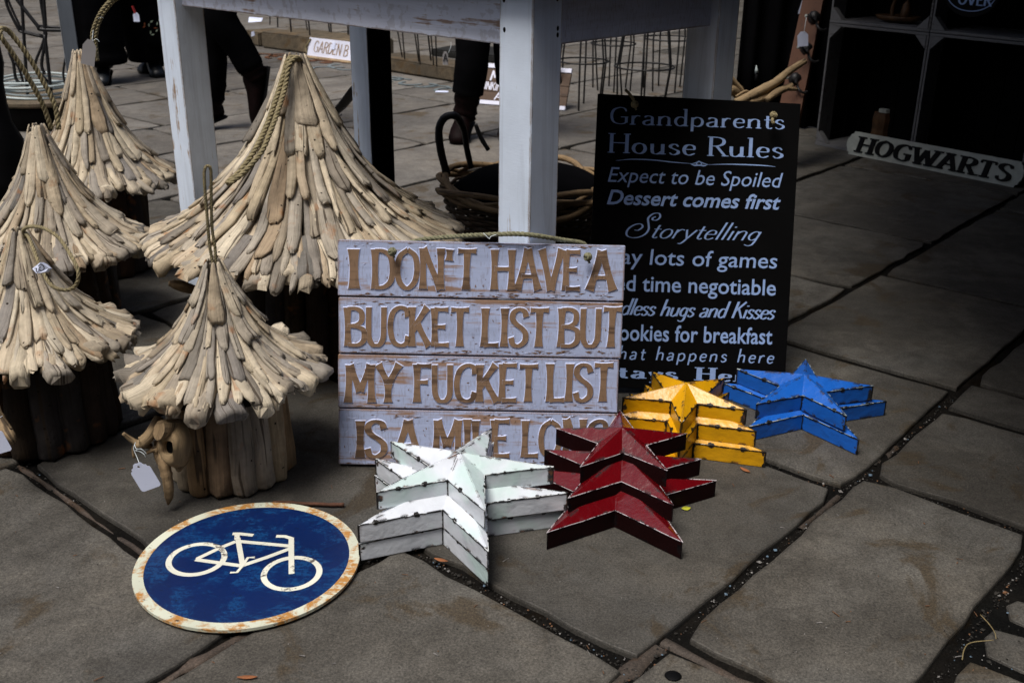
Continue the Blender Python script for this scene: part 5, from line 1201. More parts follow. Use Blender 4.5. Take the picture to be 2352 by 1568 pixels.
# ------------------------------------------------------------------ people seen below the table
def person(label, hips, legs_, seed, facing, boots, trouser=M_TROUSER, tr=.075, wide=.0, upper=True):
    """legs_: two lists of joints hip, knee, ankle, (ball, toe); all world points"""
    t = thing('person', label, 'person', 'people walking behind the stall', (hips.x, hips.y, 0))
    f = Vector((math.cos(facing), math.sin(facing), 0)); sd3 = Vector((-f.y, f.x, 0))
    mb = MB()
    def limb(*pr, n=12):
        pp = crom([p for p, _ in pr], 5); m = len(pp); rr_ = []
        for i in range(m):
            q = i / (m - 1) * (len(pr) - 1); k = min(int(q), len(pr) - 2); rr_.append(pr[k][1] * (1 - q + k) + pr[k + 1][1] * (q - k))
        mb.tube(pp, 0, n, rr=rr_); 
        for p, r_ in (pr[0], pr[-1]): mb.loft([(p + Vector((0, 0, r_ * math.sin(a))), Vector((max(.001, r_ * math.cos(a)), 0, 0)), Vector((0, max(.001, r_ * math.cos(a)), 0))) for a in (-1.5, -1, -.5, 0, .5, 1, 1.5)], 12)
    Z = lambda z: Vector((0, 0, z))
    limb((hips, .125), (hips + Z(.22), .115), (hips + Z(.42), .135), (hips + Z(.49), .09), (hips + Z(.56), .052), (hips + Z(.62), .05))
    mb.loft([(hips + f * (.02 + d_) + Z(z), sd3 * a, f * b) for z, a, b, d_ in ((.575, .03, .04, .02), (.60, .055, .065, .02), (.65, .068, .085, .012), (.70, .074, .095, .006), (.75, .074, .095, 0), (.79, .06, .075, 0), (.815, .02, .03, 0))], 14)
    for s in (-1, 1):
        limb((hips + sd3 * .17 * s + Z(.46), .055), (hips + sd3 * .22 * s - f * .03 + Z(.20), .042), (hips + sd3 * .21 * s + f * .08 + Z(-.02), .028), (hips + sd3 * .20 * s + f * .10 + Z(-.08), .034))
        for q in range(5):      # fingers and thumb
            b0 = hips + sd3 * (.20 * s + (q - 1.5) * .0) + f * (.085 + .016 * q) + Z(-.09 if q < 4 else -.05); L = (.06, .072, .068, .052, .05)[q]
            limb((b0, .0095), (b0 + Z(-L * .55) + f * .006, .009), (b0 + Z(-L) + f * .002 - sd3 * s * .012, .008), n=8)
        e_ = hips + sd3 * .076 * s + f * .01 + Z(.71); mb.loft([(e_ + sd3 * s * q, f * .016, Z(.026)) for q in (-.008, .004)], 10)
        limb((hips + sd3 * .17 * s + Z(.46), .055), (hips + Z(.40), .10))
    for s, lg in zip((-1, 1), legs_):
        limb((hips + sd3 * .07 * s - Z(.02), .105), (hips.lerp(lg[0], .5) + sd3 * .06 * s, .082), (lg[0], .056), (lg[0].lerp(lg[1], .35), .055), (lg[1], .034))
        limb((lg[1], .030), (lg[1].lerp(lg[2], .35), .024), (lg[1].lerp(lg[2], .62) + Vector((0, 0, -.004)), .014))
    o = mb.build('body', M_SKIN, t, smooth=True)
    m1 = o.modifiers.new('one_surface', 'REMESH'); m1.mode = 'VOXEL'; m1.voxel_size = .0085; m1.use_smooth_shade = True
    m2 = o.modifiers.new('soften', 'SMOOTH'); m2.factor = .5; m2.iterations = 3
    hz = hips.z
    mb = MB(); secs = []      # coat
    for z, a, b in ((-.14, .20, .16), (.0, .185, .15), (.2, .17, .135), (.40, .205, .15), (.50, .17, .12), (.55, .08, .075)): secs.append((hips + Vector((0, 0, z)), sd3 * a, f * b))
    mb.loft(secs, 16)
    for s in (-1, 1): mb.tube(crom([hips + sd3 * .17 * s + Vector((0, 0, .47)), hips + sd3 * .22 * s - f * .03 + Vector((0, 0, .20)), hips + sd3 * .21 * s + f * .07 + Vector((0, 0, .0))], 4), .062, 10)
    mb.build('coat', M_CLOTH, t, smooth=True)
    mb = MB(); hc = hips + f * .02 + Vector((0, 0, .745)); secs = [(hc + Vector((0, 0, z)) - f * .015, sd3 * a, f * a * 1.1) for z, a in ((-.06, .075), (.0, .092), (.05, .088), (.085, .055), (.097, .01))]; mb.loft(secs, 14); mb.build('hair', M_HAIR, t, smooth=True)
    mb = MB(); hc = hips + f * .10 + Vector((0, 0, .70)); mb.loft([(hc - f * .02 + Vector((0, 0, .02)), sd3 * .008, Vector((0, 0, .006))), (hc + Vector((0, 0, -.005)), sd3 * .013, Vector((0, 0, .012))), (hc + f * .006 + Vector((0, 0, -.015)), sd3 * .008, Vector((0, 0, .005)))], 8); mb.build('nose', M_SKIN, t, smooth=True)
    for s in (-1, 1):
        e_ = hips + f * .088 + sd3 * .03 * s + Vector((0, 0, .725)); mb = MB(); mb.loft([(e_, sd3 * .009, Vector((0, 0, .005))), (e_ + f * .004, sd3 * .005, Vector((0, 0, .003)))], 8); mb.build('eye', M_INK, t, smooth=True)
    for s, lg, bt in zip((-1, 1), legs_, boots):
        hp = hips + sd3 * .09 * s; kn_, an, toe = lg[:3]
        path = crom([hp, hp.lerp(kn_, .5), kn_, kn_.lerp(an, .5), an.lerp(kn_, bt.get('cuff', .12))], 6); mb = MB(); m = len(path)
        rr_ = [(tr * 1.35 * (1 - i / (m - 1)) + (tr + wide) * (i / (m - 1))) * (1 + .09 * noise.noise(Vector((i * .55, s, seed)))) for i in range(m)]
        mb.tube(path, 0, 14, rr=rr_); mb.build('trouser_leg', trouser, t, smooth=True)
        # boot: shaft and foot
        fd = (toe - an); L = fd.length; fdn = fd.normalized(); side = sd3 if abs(fdn.dot(sd3)) < .8 else f
        side = (side - fdn * side.dot(fdn)).normalized(); upf = side.cross(fdn); 
        if upf.dot(kn_ - an) < 0: upf = -upf
        ft = L + .07; bo_ = an - fdn * .065 - upf * .035
        mb = MB(); secs = []
        for q, w_, h0, h1 in ((0, .020, .0, .05), (.03, .034, -.005, .085), (.14, .040, -.008, .11), (.30, .040, -.006, .10), (.48, .042, -.006, .075), (.68, .048, -.008, .060), (.86, .046, -.008, .048), (.96, .036, -.006, .036), (1.0, .018, 0, .022)):
            c = bo_ + fdn * q * ft + upf * (h0 + h1) / 2; secs.append((c, side * w_, upf * (h1 - h0) / 2))
        mb.loft(secs, 14)
        sh = crom([an + upf * .0, an.lerp(kn_, .16), an.lerp(kn_, bt.get('h', .42))], 5); m = len(sh)
        mb.tube(sh, 0, 14, rr=[.052 + .012 * i / (m - 1) + .005 * math.sin(i * 1.9) for i in range(m)])
        b_ = mb.build('boot', bt['mat'], t, smooth=True)
        mb = MB(); secs = [(bo_ + fdn * q * ft + upf * -.012, side * w_, upf * .010) for q, w_ in ((-.005, .030), (.05, .040), (.3, .040), (.5, .042), (.7, .050), (.9, .044), (1.01, .022))]; mb.loft(secs, 12)
        mb.build('boot_sole', M_BLACK, b_, root=t, smooth=True)
    return t
Y1 = 5.24
person('striding person in black trousers and dark ankle boots between the two left table legs', P(545, -190, Y1),
       [[P(505, 30, Y1 - .05), P(590, 180, Y1), P(577, 285, Y1 - .04)], [P(490, 60, Y1 + .1), Vector((P(482, 255, Y1 + .1).x, Y1 + .12, .085)), Vector((P(482, 255, Y1 + .1).x - .12, Y1 - .03, .045))]], 3, R(200), [dict(mat=M_BOOT, h=.28, cuff=.16)] * 2, tr=.066, wide=.0)
Y2 = 5.17
pa = gp(1075, 312); an2 = Vector((P(1066, 285, Y2).x, Y2 + .03, .095))
pa3 = gp(1168, 318)
person('standing person in black trousers and creased dark brown boots beside the middle table leg', Vector((P(1135, 100, Y2).x, Y2 + .05, .90)),
       [[P(1085, 130, Y2), an2, Vector((P(1050, 300, Y2).x, Y2 - .14, .035))], [Vector((pa3.x + .0, Y2 + .05, .50)), Vector((pa3.x + .02, Y2 + .12, .095)), Vector((pa3.x - .02, Y2 - .04, .035))]], 5, R(250), [dict(mat=M_BOOT, h=.50, cuff=.42)] * 2, tr=.066, wide=.008)
Y3 = 6.75
g3 = gp(262, 190)
person('person in wide black trousers standing far left behind the rearmost birdhouse', Vector((g3.x + .02, g3.y + .1, .90)),
       [[Vector((g3.x - .07, g3.y, .5)), Vector((g3.x - .05, g3.y, .09)), Vector((g3.x - .02, g3.y - .17, .035))], [Vector((g3.x + .12, g3.y + .3, .5)), Vector((g3.x + .14, g3.y + .35, .09)), Vector((g3.x + .22, g3.y + .2, .035))]], 8, R(270), [dict(mat=M_BLACKBOOT, h=.3, cuff=.06)] * 2, tr=.125, wide=.02)
g4 = gp(352, 166)
person('person in black trousers and black laced boots just left of the left table leg', Vector((g4.x + .10, g4.y + .1, .90)),
       [[Vector((g4.x + .03, g4.y + .02, .5)), Vector((g4.x + .05, g4.y + .05, .10)), Vector((g4.x - .06, g4.y - .10, .035))], [Vector((g4.x + .22, g4.y + .05, .5)), Vector((g4.x + .24, g4.y + .08, .10)), Vector((g4.x + .22, g4.y - .09, .035))]], 9, R(262), [dict(mat=M_BLACKBOOT, h=.45, cuff=.3)] * 2, tr=.085)
# shopping bag with leaf print held by that person, and a red ribboned tag
t = thing('black_bag', 'black cloth bag printed with small pale leaves beside the left table leg', 'bag', loc=P(355, 62, g4.y - .25))
c = P(352, 62, g4.y - .25); mb = MB(); mb.loft([(c + Vector((0, 0, z)), Vector((a, 0, 0)), Vector((0, .05, 0))) for z, a in ((-.12, .07), (-.08, .085), (.06, .085), (.14, .07))], 12); mb.build('bag_body', M_CLOTH, t, smooth=True)
M_PALELEAF = plain('pale_leaf_print', (.40, .48, .36), .7); M_ORANGELEAF = plain('orange_leaf_print', (.28, .08, .03), .7)
for (x_, y_, a_, k_) in ((348, 50, .6, 0), (361, 55, 1.3, 0), (342, 58, 1.5, 0), (360, 71, .9, 0), (346, 75, 1.4, 0), (351, 80, .2, 0), (357, 65, .1, 1), (332, 56, 1.4, 1), (331, 62, .5, 1), (366, 46, 1.2, 0)):
    q = P(x_, y_, g4.y - .31); d = Vector((math.cos(a_), 0, math.sin(a_))) * .013; n_ = Vector((-d.z, 0, d.x)) * .35
    mb = MB(); mb.add([q - d, q + n_, q + d, q - n_, q + Vector((0, .004, 0))], [[0, 1, 2, 3], [0, 4, 1], [1, 4, 2], [2, 4, 3], [3, 4, 0]]); mb.build('printed_leaf', M_ORANGELEAF if k_ else M_PALELEAF, t)
t, _n = tagshape(P(313, 40, 6.2), Vector((1, 0, 0)), Vector((-.12, 0, 1)), .034, .050, 'small white tag on a red ribbon hanging before the black coat, top left', M_CARD, scallop=False, hole=False)
mb = MB(); a = P(304, 14, 6.2); b = P(311, 31, 6.2); mb.box(-.012, .012, -.002, .002, 0, (a - b).length, M=Matrix.Translation(b) @ (a - b).to_track_quat('Z', 'Y').to_matrix().to_4x4()); mb.build('red_ribbon', M_REDCARD, t)
# crumpled white paper carrier behind the striding leg
t = thing('white_paper_sheet', 'crumpled white paper poking out behind the striding black leg', 'paper', loc=gp(500, 130))
for (pts) in ([(476, 86, 6.6), (488, 86, 6.6), (484, 115, 6.5), (476, 122, 6.5)], [(489, 88, 6.6), (505, 108, 6.55), (512, 120, 6.5), (508, 130, 6.45), (496, 118, 6.5)], [(572, 40, 7.0), (603, 42, 7.0), (600, 50, 6.9), (570, 52, 6.95)], [(577, 74, 6.8), (583, 72, 6.8), (585, 82, 6.8), (577, 85, 6.8)]):
    V = [P(*q) for q in pts]; V2 = [v + Vector((0, .012, 0)) for v in V]; n = len(V); mb = MB(); mb.add(V + V2, [list(range(n)), list(range(n, 2 * n))[::-1]] + [[i, n + i, n + (i + 1) % n, (i + 1) % n] for i in range(n)]); mb.build('paper_fold', M_CARD, t)

# ------------------------------------------------------------------ right: crate shelf, name plate, coat rack, driftwood, added awning
CO = Vector((1.475, 5.15, 0)); CD = Vector((.63, -.776, 0)).normalized(); CN = Vector((CD.y, -CD.x, 0))     # CN points to the camera side
if CN.y > 0: CN = -CN
CW, CHh, CDp = .515, .575, .33
Cm = Matrix(((CD.x, CN.x, 0, CO.x), (CD.y, CN.y, 0, CO.y), (0, 0, 1, 0), (0, 0, 0, 1)))
pos = ['lower left', 'lower right', 'upper left', 'upper right']
for ci, (ix, iz) in enumerate(((0, 0), (1, 0), (0, 1), (1, 1))):
    m4 = Cm @ Matrix.Translation((ix * (CW + .004), 0, iz * (CHh + .003)))
    t = thing('wooden_crate', '%s dark grey wooden crate of the four stacked on end as shelves' % pos[ci], 'crate', 'grey crates stacked as shelving', mat4=m4)
    T_ = .012
    def part(name, x0, x1, y0, y1, z0, z1, mat=M_CRATE, b=.001):
        mb = MB(); mb.box(x0, x1, y0, y1, z0, z1, b=b); return mesh(name, mb.v, mb.f, mat, t, world=False)
    for z0 in (0, CHh - T_):     # end boards (now floor and ceiling)
        for k in range(2): part('end_board', .0, CW, -CDp + k * CDp / 2 + .002, -CDp + (k + 1) * CDp / 2 - .002, z0, z0 + T_)
    for x0 in (0, CW - T_ * .8):  # side slats
        for k in range(3): part('side_slat', x0, x0 + T_ * .8, -CDp + k * CDp / 3 + .004, -CDp + (k + 1) * CDp / 3 - .004, T_ + .001, CHh - T_ - .001, M_CRATE if k == 2 else M_SHADESLAT)
    for k in range(5): part('back_slat', .002 + k * (CW - .004) / 5 + .002, .002 + (k + 1) * (CW - .004) / 5 - .002, -CDp - .009, -CDp - .001, .002, CHh - .002, M_SHADESLAT)
    for cx0, sx in ((.011, 1), (CW - .011, -1)):
        for cz0, sz in ((T_ + .001, 1), (CHh - T_ - .001, -1)):
            L_ = .055; V = []
            for y_ in (-.002, -.035):
                V += [(cx0, y_, cz0), (cx0 + sx * L_, y_, cz0), (cx0, y_, cz0 + sz * L_)]
            mesh('corner_block', V, [[0, 1, 2], [5, 4, 3], [0, 3, 4, 1], [1, 4, 5, 2], [2, 5, 3, 0]], M_CRATE, t, world=False)
mb = MB()
def inc(x, y, z): return Cm @ Vector((x, y, z))
q0 = inc(.10, -.18, CHh + .003 + .013)
t = thing('carved_wood_dish', 'dark amber carved wooden dish with upright horn in the upper left crate', 'ornament', loc=inc(.26, -.16, CHh + .015))
c = inc(.27, -.14, CHh + .016); mb = MB(); mb.loft([(c + Vector((0, 0, z)), CD * a, CN * a * .6) for a, z in ((.05, 0), (.10, .012), (.115, .03), (.105, .032), (.04, .018))], 20); mb.build('dish', M_AMBER, t, smooth=True)
mb = MB(); mb.tube(crom([c + Vector((0, 0, .02)) - CD * .03, c + Vector((0, 0, .07)) - CD * .035, c + Vector((0, 0, .14)) - CD * .01, c + Vector((0, 0, .19)) + CD * .02], 5), 0, 8, rr=[.012 - .0005 * i for i in range(16)]); mb.build('horn', M_AMBER, t, smooth=True)
mb = MB(); mb.loft([(c + CD * .035 + Vector((0, 0, z)), CD * a, CN * a) for a, z in ((.02, .02), (.026, .04), (.018, .08), (.005, .10))], 9); mb.build('cone_ornament', M_AMBER, t, smooth=True)
c = inc(.27, -.12, .014); t = thing('wooden_bottle', 'amber carved wooden block with pale cap inside the lower left crate', 'ornament', loc=c)
mb = MB(); mb.loft([(c + Vector((0, 0, z)), CD * a, CN * a * .6) for a, z in ((.045, 0), (.05, .04), (.042, .09), (.046, .14), (.040, .17))], 8); mb.build('carved_block', M_AMBER, t)
mb = MB(); mb.loft([(c + CD * .01 + Vector((0, 0, z)), CD * .028, CN * .02) for z in (.172, .187)], 8); mb.build('pale_cap', M_CREAM, t)
mb = MB(); k0 = inc(.12, .004, CHh + .10)
# round dark plaque cut by the top edge
bp_ = Board(inc(CW + .20, .006, CHh + .11), CD, Vector((0, 0, 1)))
pu, pv = bp_.uv(2232, -14); pl = thing('round_plaque', 'round black plaque with pale ring and letters cut by the top edge', 'plaque', mat4=bp_.mat() @ Matrix.Translation((pu, pv, 0)))
mb = MB(); mb.loft([(Vector((0, 0, z)), Vector((a, 0, 0)), Vector((0, a * .78, 0))) for a, z in ((.12, -.008), (.12, 0))], 36); mesh('disc', mb.v, mb.f, M_BLACK, pl, world=False)
mb = MB(); rp = [Vector((.108 * math.cos(a), .070 * math.sin(a), .001)) for a in [2 * math.pi * i / 40 for i in range(40)]]; mb.tube(rp, .0022, 4, closed=True); mesh('ring', mb.v, mb.f, M_LET, pl, world=False)
W_, res = stroke_text('OVER', .1, .16, 0, space=.04); mb = MB()
for j, (ch, st) in enumerate(res): letters_mesh(mb, st, lambda x, y, z: (-.055 + .15 * x / W_, -.045 + .045 * y, z), .0005, .002, 0, .0003, j)
mesh('lettering', mb.v, mb.f, M_LET, pl, world=False)
# cream cast plate with raised black capitals, leaning on the crates
o0 = gp(1940, 352); o1 = gp(2334, 432); dd = (o1 - o0).normalized(); nn_ = Vector((-dd.y, dd.x, 0)); bH = Board(o0 - dd * .0, dd, Vector((0, 0, .95)) + nn_ * .28)
HL, Hh = .845, bH.uv(1962, 301)[1]
pt = thing('name_plate', 'long cream plate with raised black capitals and notched ends, leaning on the crates', 'sign', mat4=bH.mat())
out = [(.018, 0), (HL - .018, 0), (HL - .018, .010), (HL - .008, .014), (HL - .006, .026), (HL + .002, .034), (HL + .004, Hh / 2), (HL + .002, Hh - .034), (HL - .006, Hh - .026), (HL - .008, Hh - .014), (HL - .018, Hh - .010), (HL - .018, Hh), (.022, Hh), (.020, Hh - .010), (.008, Hh - .016), (.004, Hh - .030), (-.003, Hh - .038), (-.005, Hh / 2), (-.002, .036), (.004, .028), (.008, .014), (.018, .010)]
n = len(out); V = [(x, y, 0) for x, y in out] + [(x, y, -.014) for x, y in out]
plate = mesh('plate', V, [list(range(n)), list(range(n, 2 * n))[::-1]] + [[i, n + i, n + (i + 1) % n, (i + 1) % n] for i in range(n)], M_CREAM, pt, world=False)
mb = MB()
W_, res = stroke_text('HOGWARTS', .075, .19, .09, space=.09)
for j, (ch, st) in enumerate(res):
    mb = MB(); letters_mesh(mb, st, lambda x, y, z: (.055 + (HL - .10) * x / W_ + y * .006, Hh * .16 + y * Hh * .66, z), -.001, .006, .012, .0003, j); mesh('raised_letter', mb.v, mb.f, M_BLACK, plate, world=False)
# coat rack board leaning on the crates, with hooks
t = thing('coat_rack', 'red brown varnished board with black iron hooks leaning beside the crates, white tag on it', 'coat rack', loc=P(1815, 300, 4.75))
ra, rb2, rc2, rd = P(1893, -12, 4.86), P(1846, -12, 4.92), P(1780, 290, 4.62), P(1832, 290, 4.56)
V = [ra, rb2, rc2, rd]; nb = (V[1] - V[0]).cross(V[3] - V[0]).normalized() * .02; 
if nb.y < 0: nb = -nb
V2 = [v + nb for v in V]; rackb = mesh('rack_board', V + V2, [[0, 1, 2, 3], [7, 6, 5, 4], [0, 4, 5, 1], [1, 5, 6, 2], [2, 6, 7, 3], [3, 7, 4, 0]], M_BROWNWOOD, t, root=t)
for hx, hy, hY in ((1873, 42, 4.80), (1855, 114, 4.74), (1829, 184, 4.68)):
    c = P(hx, hy, hY); mb = MB(); mb.loft([(c + Vector((0, .03, 0)), Vector((.028, 0, 0)), Vector((0, 0, .03))), (c, Vector((.024, 0, 0)), Vector((0, 0, .028)))], 9)
    mb.tube(crom([c, c + Vector((-.015, -.05, -.01)), c + Vector((-.035, -.065, .005)), c + Vector((-.046, -.06, .022))], 4), .006, 6); mb.tube(crom([c, c + Vector((.0, -.05, -.03)), c + Vector((.02, -.06, -.045)), c + Vector((.04, -.055, -.04))], 4), .006, 6)
    hk = mb.build('iron_hook', M_IRON, t, smooth=True); mb = MB(); e = P(hx - 21, hy - 5, hY - .06); mb.loft([(e + Vector((0, 0, -.006)), Vector((.006, 0, 0)), Vector((0, .006, 0))), (e, Vector((.008, 0, 0)), Vector((0, .008, 0))), (e + Vector((0, 0, .007)), Vector((.004, 0, 0)), Vector((0, .004, 0)))], 8); mb.build('pale_knob', M_CREAM, hk, root=t, smooth=True)
tg, _n = tagshape(P(1844, 90, 4.66), Vector((1, 0, .12)), Vector((.1, 0, 1)), .045, .062, 'white tag hanging by string from a hook of the coat rack', M_CARD, scallop=False, hole=False); string(tg, [P(1847, 76, 4.66), P(1849, 60, 4.66), P(1852, 40, 4.70)], .001)
o = MB(); o.add([P(1846, -10, 5.0), P(1852, -10, 5.0), P(1842, 30, 5.0), P(1833, 33, 5.0), P(1834, 26, 5.0), P(1846, -10, 5.03), P(1852, -10, 5.03), P(1842, 30, 5.03), P(1833, 33, 5.03), P(1834, 26, 5.03)], [[0, 1, 2, 3, 4], [9, 8, 7, 6, 5], [0, 5, 6, 1], [1, 6, 7, 2], [2, 7, 8, 3], [3, 8, 9, 4], [4, 9, 5, 0]]); o = o.build('white_enamel_edge', M_CARD); tag(o, 'sliver of white enamel panel showing behind the coat rack board', 'panel')
t = thing('driftwood_bundle', 'bundle of pale driftwood branches behind the black sign, right of the table leg', 'driftwood', loc=P(1740, 230, 3.6))
for pts, rr_ in (([(1690, 236), (1735, 214), (1780, 190), (1812, 164), (1850, 140)], [.014, .016, .013, .010]), ([(1700, 248), (1730, 232), (1775, 216), (1820, 196)], [.012, .016, .015, .010]), ([(1668, 168), (1685, 188), (1705, 214), (1712, 240)], [.006, .011, .012, .010]), ([(1672, 215), (1682, 206), (1700, 222), (1725, 236)], [.010, .018, .016, .012]), ([(1690, 222), (1712, 210), (1730, 216), (1746, 222)], [.003, .0045, .004, .003]), ([(1760, 230), (1785, 212), (1806, 204), (1830, 206)], [.010, .013, .009, .006])):
    branch(t, [P(x_, y_, 3.55 + .02 * i) for i, (x_, y_) in enumerate(pts)], rr_, name='driftwood_branch')
t = thing('knife_ornament', 'small upright pointed glass and metal ornament above the driftwood', 'ornament', loc=P(1736, 190, 3.5))
c0_, c1_, c2_, c3_ = P(1737, 181, 3.5), P(1738, 168, 3.5), P(1737.5, 160, 3.5), P(1737, 150, 3.5)
mb = MB(); mb.tube([P(1737, 186, 3.5), c0_, c1_], .0055, 8); mb.build('handle', M_BLACK, t, smooth=True); mb = MB(); mb.tube([c1_, c2_, c3_], 0, 8, rr=[.0065, .005, .0006]); mb.build('pale_point', M_WHITEWIRE, t, smooth=True)

# black hanging cloths; the one behind the crates is added to darken
def cloth(name, a, b, h, label, amp=.03, folds=9):
    d = (b - a); L = d.length; d.normalize(); n = Vector((-d.y, d.x, 0)); NX, NZ = 60, 6; V = []
    for j in range(NZ + 1):
        for i in range(NX + 1):
            t_ = i / NX; z = h * j / NZ; V.append(a + d * L * t_ + n * amp * math.sin(t_ * folds * 6.28 + .8 * math.sin(t_ * 17)) * (1.1 - .5 * j / NZ) + Vector((0, 0, z)))
    F = [[j * (NX + 1) + i, j * (NX + 1) + i + 1, (j + 1) * (NX + 1) + i + 1, (j + 1) * (NX + 1) + i] for j in range(NZ) for i in range(NX)]
    o = mesh(name, V, F, M_CLOTH, None, True)
    md = o.modifiers.new('thick', 'SOLIDIFY'); md.thickness = .004
    return tag(o, label, 'cloth')
e0 = gp(1688, 222); e0.z = 0
cloth('stall_cloth', Vector((1.16, 5.60, .004)), Vector((2.05, 5.55, .004)), 2.1, 'black cloth hanging behind the right table leg, left of the crates')
cloth('stall_cloth', Vector((2.07, 5.50, .004)), Vector((4.6, 3.1, .004)), 2.1, 'black cloth added behind the crate shelves to darken the right side')
# dark awning added out of view for shade, with its poles
aw = thing('shade_awning', 'dark canvas awning added unseen above the crates to shade the right side', 'shade_awning', loc=(2.6, 3.9, 0))
def awn(name, pts, mat): 
    V = [Vector(p) for p in pts]; V += [v + Vector((0, 0, .01)) for v in V]; n = len(pts)
    return mesh(name, V, [list(range(n))[::-1], list(range(n, 2 * n))] + [[i, (i + 1) % n, n + (i + 1) % n, n + i] for i in range(n)], mat, aw, root=aw)
awn('shade_roof', [(.58, 2.9, 1.50), (.62, 1.15, 1.32), (4.9, .1, 1.32), (6.2, 4.2, 1.9), (3.2, 6.4, 2.12), (1.15, 5.75, 2.11)], M_TARP)
awn('shade_side', [(3.1, .85, 1.31), (4.6, 3.1, 1.6), (4.6, 3.1, .02), (3.1, .85, .02)], M_TARP)
for p_ in ((.70, 3.35, 1.94), (4.8, .3, 1.31), (3.2, 6.3, 2.10), (6.0, 4.2, 1.86)):
    if p_[0] < 1: continue
    mb = MB(); mb.tube([Vector((p_[0], p_[1], 0)), Vector(p_)], .02, 8); mb.build('shade_awning_pole', M_IRON, aw, smooth=True)

# ------------------------------------------------------------------ small things lying about
# dark brick building fronts, unseen, added to block the low sky
for nm_, y0_, hh_, lb_ in (('shade_building', 17.3, 8.0, 'dark brick shop row, unseen, added beyond the far end to block low sky'),):
    bf = thing(nm_, lb_, 'shade_building', loc=(0, y0_, 0)); mfar = plain('far_shade_brick', (.03, .024, .02), .9, .3, 6, .1)
    for i in range(8):
        x0 = -16 + i * 4; mb = MB(); mb.box(x0, x0 + 2.6, y0_, y0_ + .4, 0, hh_); mb.build('wall', mfar, bf); mb = MB(); mb.box(x0 + 2.601, x0 + 3.999, y0_, y0_ + .4, 2.6, hh_); mb.build('wall', mfar, bf); mb = MB(); mb.box(x0 + 2.61, x0 + 3.99, y0_ + .1, y0_ + .13, .01, 2.59); mb.build('door', M_CLOTH, bf)
bl = thing('shade_building', 'dark brick building front, unseen, added behind the camera to block low sky', 'shade_building', loc=(0, -3.6, 0))
M_BRICKW = plain('shade_brick', (.018, .014, .012), .9, .4, 6, .1); M_GLASS = plain('dark_window_glass', (.01, .012, .014), .15, .1, 3)
xs_ = [-9, -6.6, -5.4, -2.6, -1.4, 1.4, 2.6, 5.4, 6.6, 9]
for i in range(9):
    mb = MB(); x0, x1 = xs_[i], xs_[i + 1]
    if i % 2 == 0: mb.box(x0, x1, -3.9, -3.6, 0, 5.6); mb.build('wall', M_BRICKW, bl)
    else:
        mb.box(x0 + .001, x1 - .001, -3.9, -3.6, 0, 1.0); mb.build('wall', M_BRICKW, bl); mb = MB(); mb.box(x0 + .001, x1 - .001, -3.9, -3.6, 2.5, 5.6); mb.build('wall', M_BRICKW, bl)
        mb = MB(); mb.box(x0 + .05, x1 - .05, -3.78, -3.76, 1.06, 2.44); w_ = mb.build('window', M_GLASS, bl); mb = MB(); mb.box(x0 + .002, x1 - .002, -3.8, -3.58, 1.001, 1.06); mb.build('sill', M_CRATE, w_, root=bl)
mb = MB(); pts = [gp(627, 1152, .005), gp(660, 1153, .006), gp(700, 1156, .006), (gp(745, 1158, .006)), gp(790, 1159, .006)]; r3 = random.Random(4)
pp = crom(pts, 6); mb.tube([p + Vector((0, r3.uniform(-.0007, .0007), 0)) for p in pp], 0, 8, rr=[(.0022 + .0016 * i / len(pp)) * (1 + .25 * r3.random()) for i in range(len(pp))])
o = mb.build('twig', M_TWIG, smooth=True); tag(o, 'red brown twig lying behind the round bicycle sign', 'twig')
def leaf(px, py, L, wd, ang, mat, label, name='fallen_leaf', curl=.15):
    c = gp(px, py, .0012); d = Vector((math.cos(ang), math.sin(ang), 0)); n = Vector((-d.y, d.x, 0)); V = []; NL = 6
    for i in range(NL + 1):
        t_ = i / NL; ww = wd * math.sin(math.pi * min(.97, max(.04, t_))) ** .8 / 2
        for s in (-1, 0, 1): V.append(c + d * L * (t_ - .5) + n * ww * s + Vector((0, 0, .0008 + curl * wd * (abs(s) * .5 + (t_ - .5) ** 2 * 2))))
    F = [[i * 3 + k, i * 3 + k + 1, i * 3 + 4 + k, i * 3 + 3 + k] for i in range(NL) for k in (0, 1)]
    o = mesh(name, V, F, mat, None, True); md = o.modifiers.new('thick', 'SOLIDIFY'); md.thickness = .0005; tag(o, label, 'leaf')
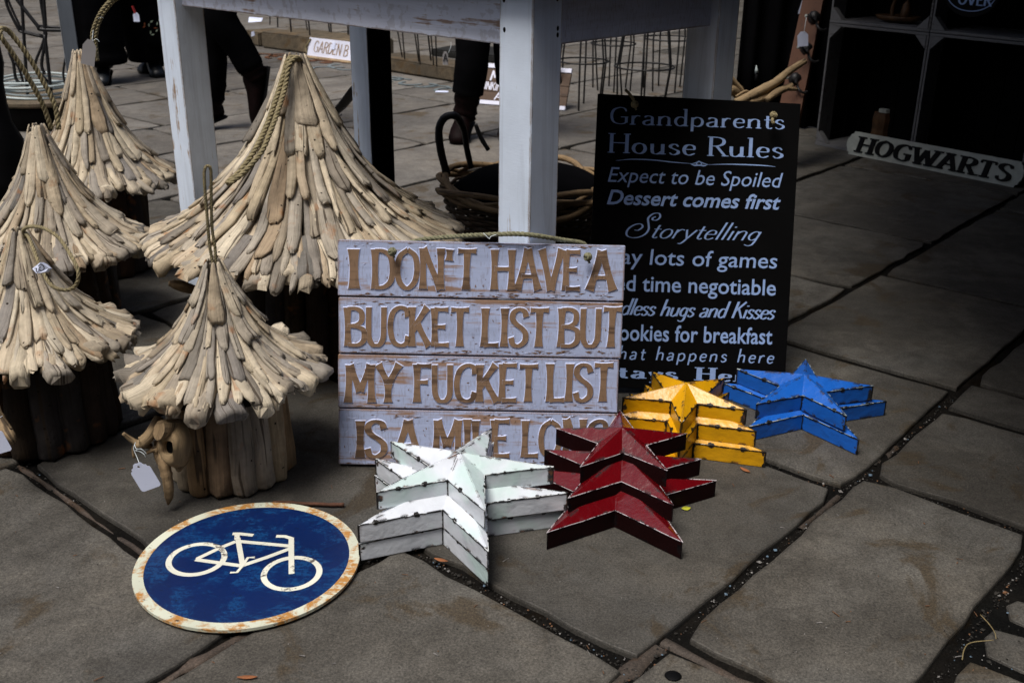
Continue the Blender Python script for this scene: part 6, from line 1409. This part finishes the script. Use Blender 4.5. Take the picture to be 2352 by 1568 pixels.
leaf(1576, 1168, .018, .014, .2, M_LEAFY, 'small round yellow-green leaf on the flag right of the red stars', curl=.05)
leaf(1711, 1080, .026, .010, -.9, M_LEAFB, 'rust brown curled leaf at the foot of the yellow stars')
leaf(1013, 1287, .026, .009, -.35, M_LEAFB, 'rust brown leaf in front of the white stars near the joint')
leaf(568, 1556, .030, .008, .05, M_LEAFB, 'small split brown leaf near the bottom edge below the bicycle sign')
leaf(455, 1047, .010, .004, 1.0, M_LEAFB, 'tiny brown leaf fragment beside the small birdhouse wall')
M_STRAW = plain('dry_straw', (.22, .17, .08), .8)
for pts, lab in (([(2252, 1411), (2270, 1430), (2284, 1450), (2288, 1466)], 'bent dry grass blade on the sett near the right edge'), ([(2282, 1469), (2230, 1475), (2215, 1490), (2210, 1514)], 'long hooked dry grass blade on the setts, bottom right corner')):
    mb = MB(); mb.tube(crom([gp(x_, y_, .004) for x_, y_ in pts], 6), .0008, 5); o = mb.build('grass_blade', M_STRAW, smooth=True); tag(o, lab, 'grass blade')
# crumpled price label wrapped round the rope of the left edge birdhouse
cl = P(92, 615, 1.80); t = thing('price_label', 'crumpled white paper label with black handwriting on the left edge birdhouse roof', 'label', loc=cl)
q_ = [P(74, 617, 1.80), P(93, 602, 1.795), P(101, 606, 1.80), P(112, 616, 1.80), P(104, 624, 1.795), P(84, 628, 1.79)]
n = len(q_); mb = MB(); mb.add(q_ + [v + Vector((.002, .008, -.003)) for v in q_], [list(range(n)), list(range(n, 2 * n))[::-1]] + [[i, n + i, n + (i + 1) % n, (i + 1) % n] for i in range(n)]); mb.build('paper', M_CARD, t)
mb = MB(); mb.tube(crom([P(88, 611, 1.787), P(93, 607, 1.787), P(100, 611, 1.787), P(101, 618, 1.787), P(95, 622, 1.787), P(90, 619, 1.787)], 4), .0009, 4); mb.tube([P(93, 613, 1.787), P(91, 616, 1.787)], .0009, 4); mb.build('handwriting', M_INK, t)
mb = MB(); mb.tube([P(80, 617, 1.787), P(84, 616, 1.787), P(83, 623, 1.787), P(86, 625, 1.787)], .0011, 4); mb.build('handwriting', M_INK, t)
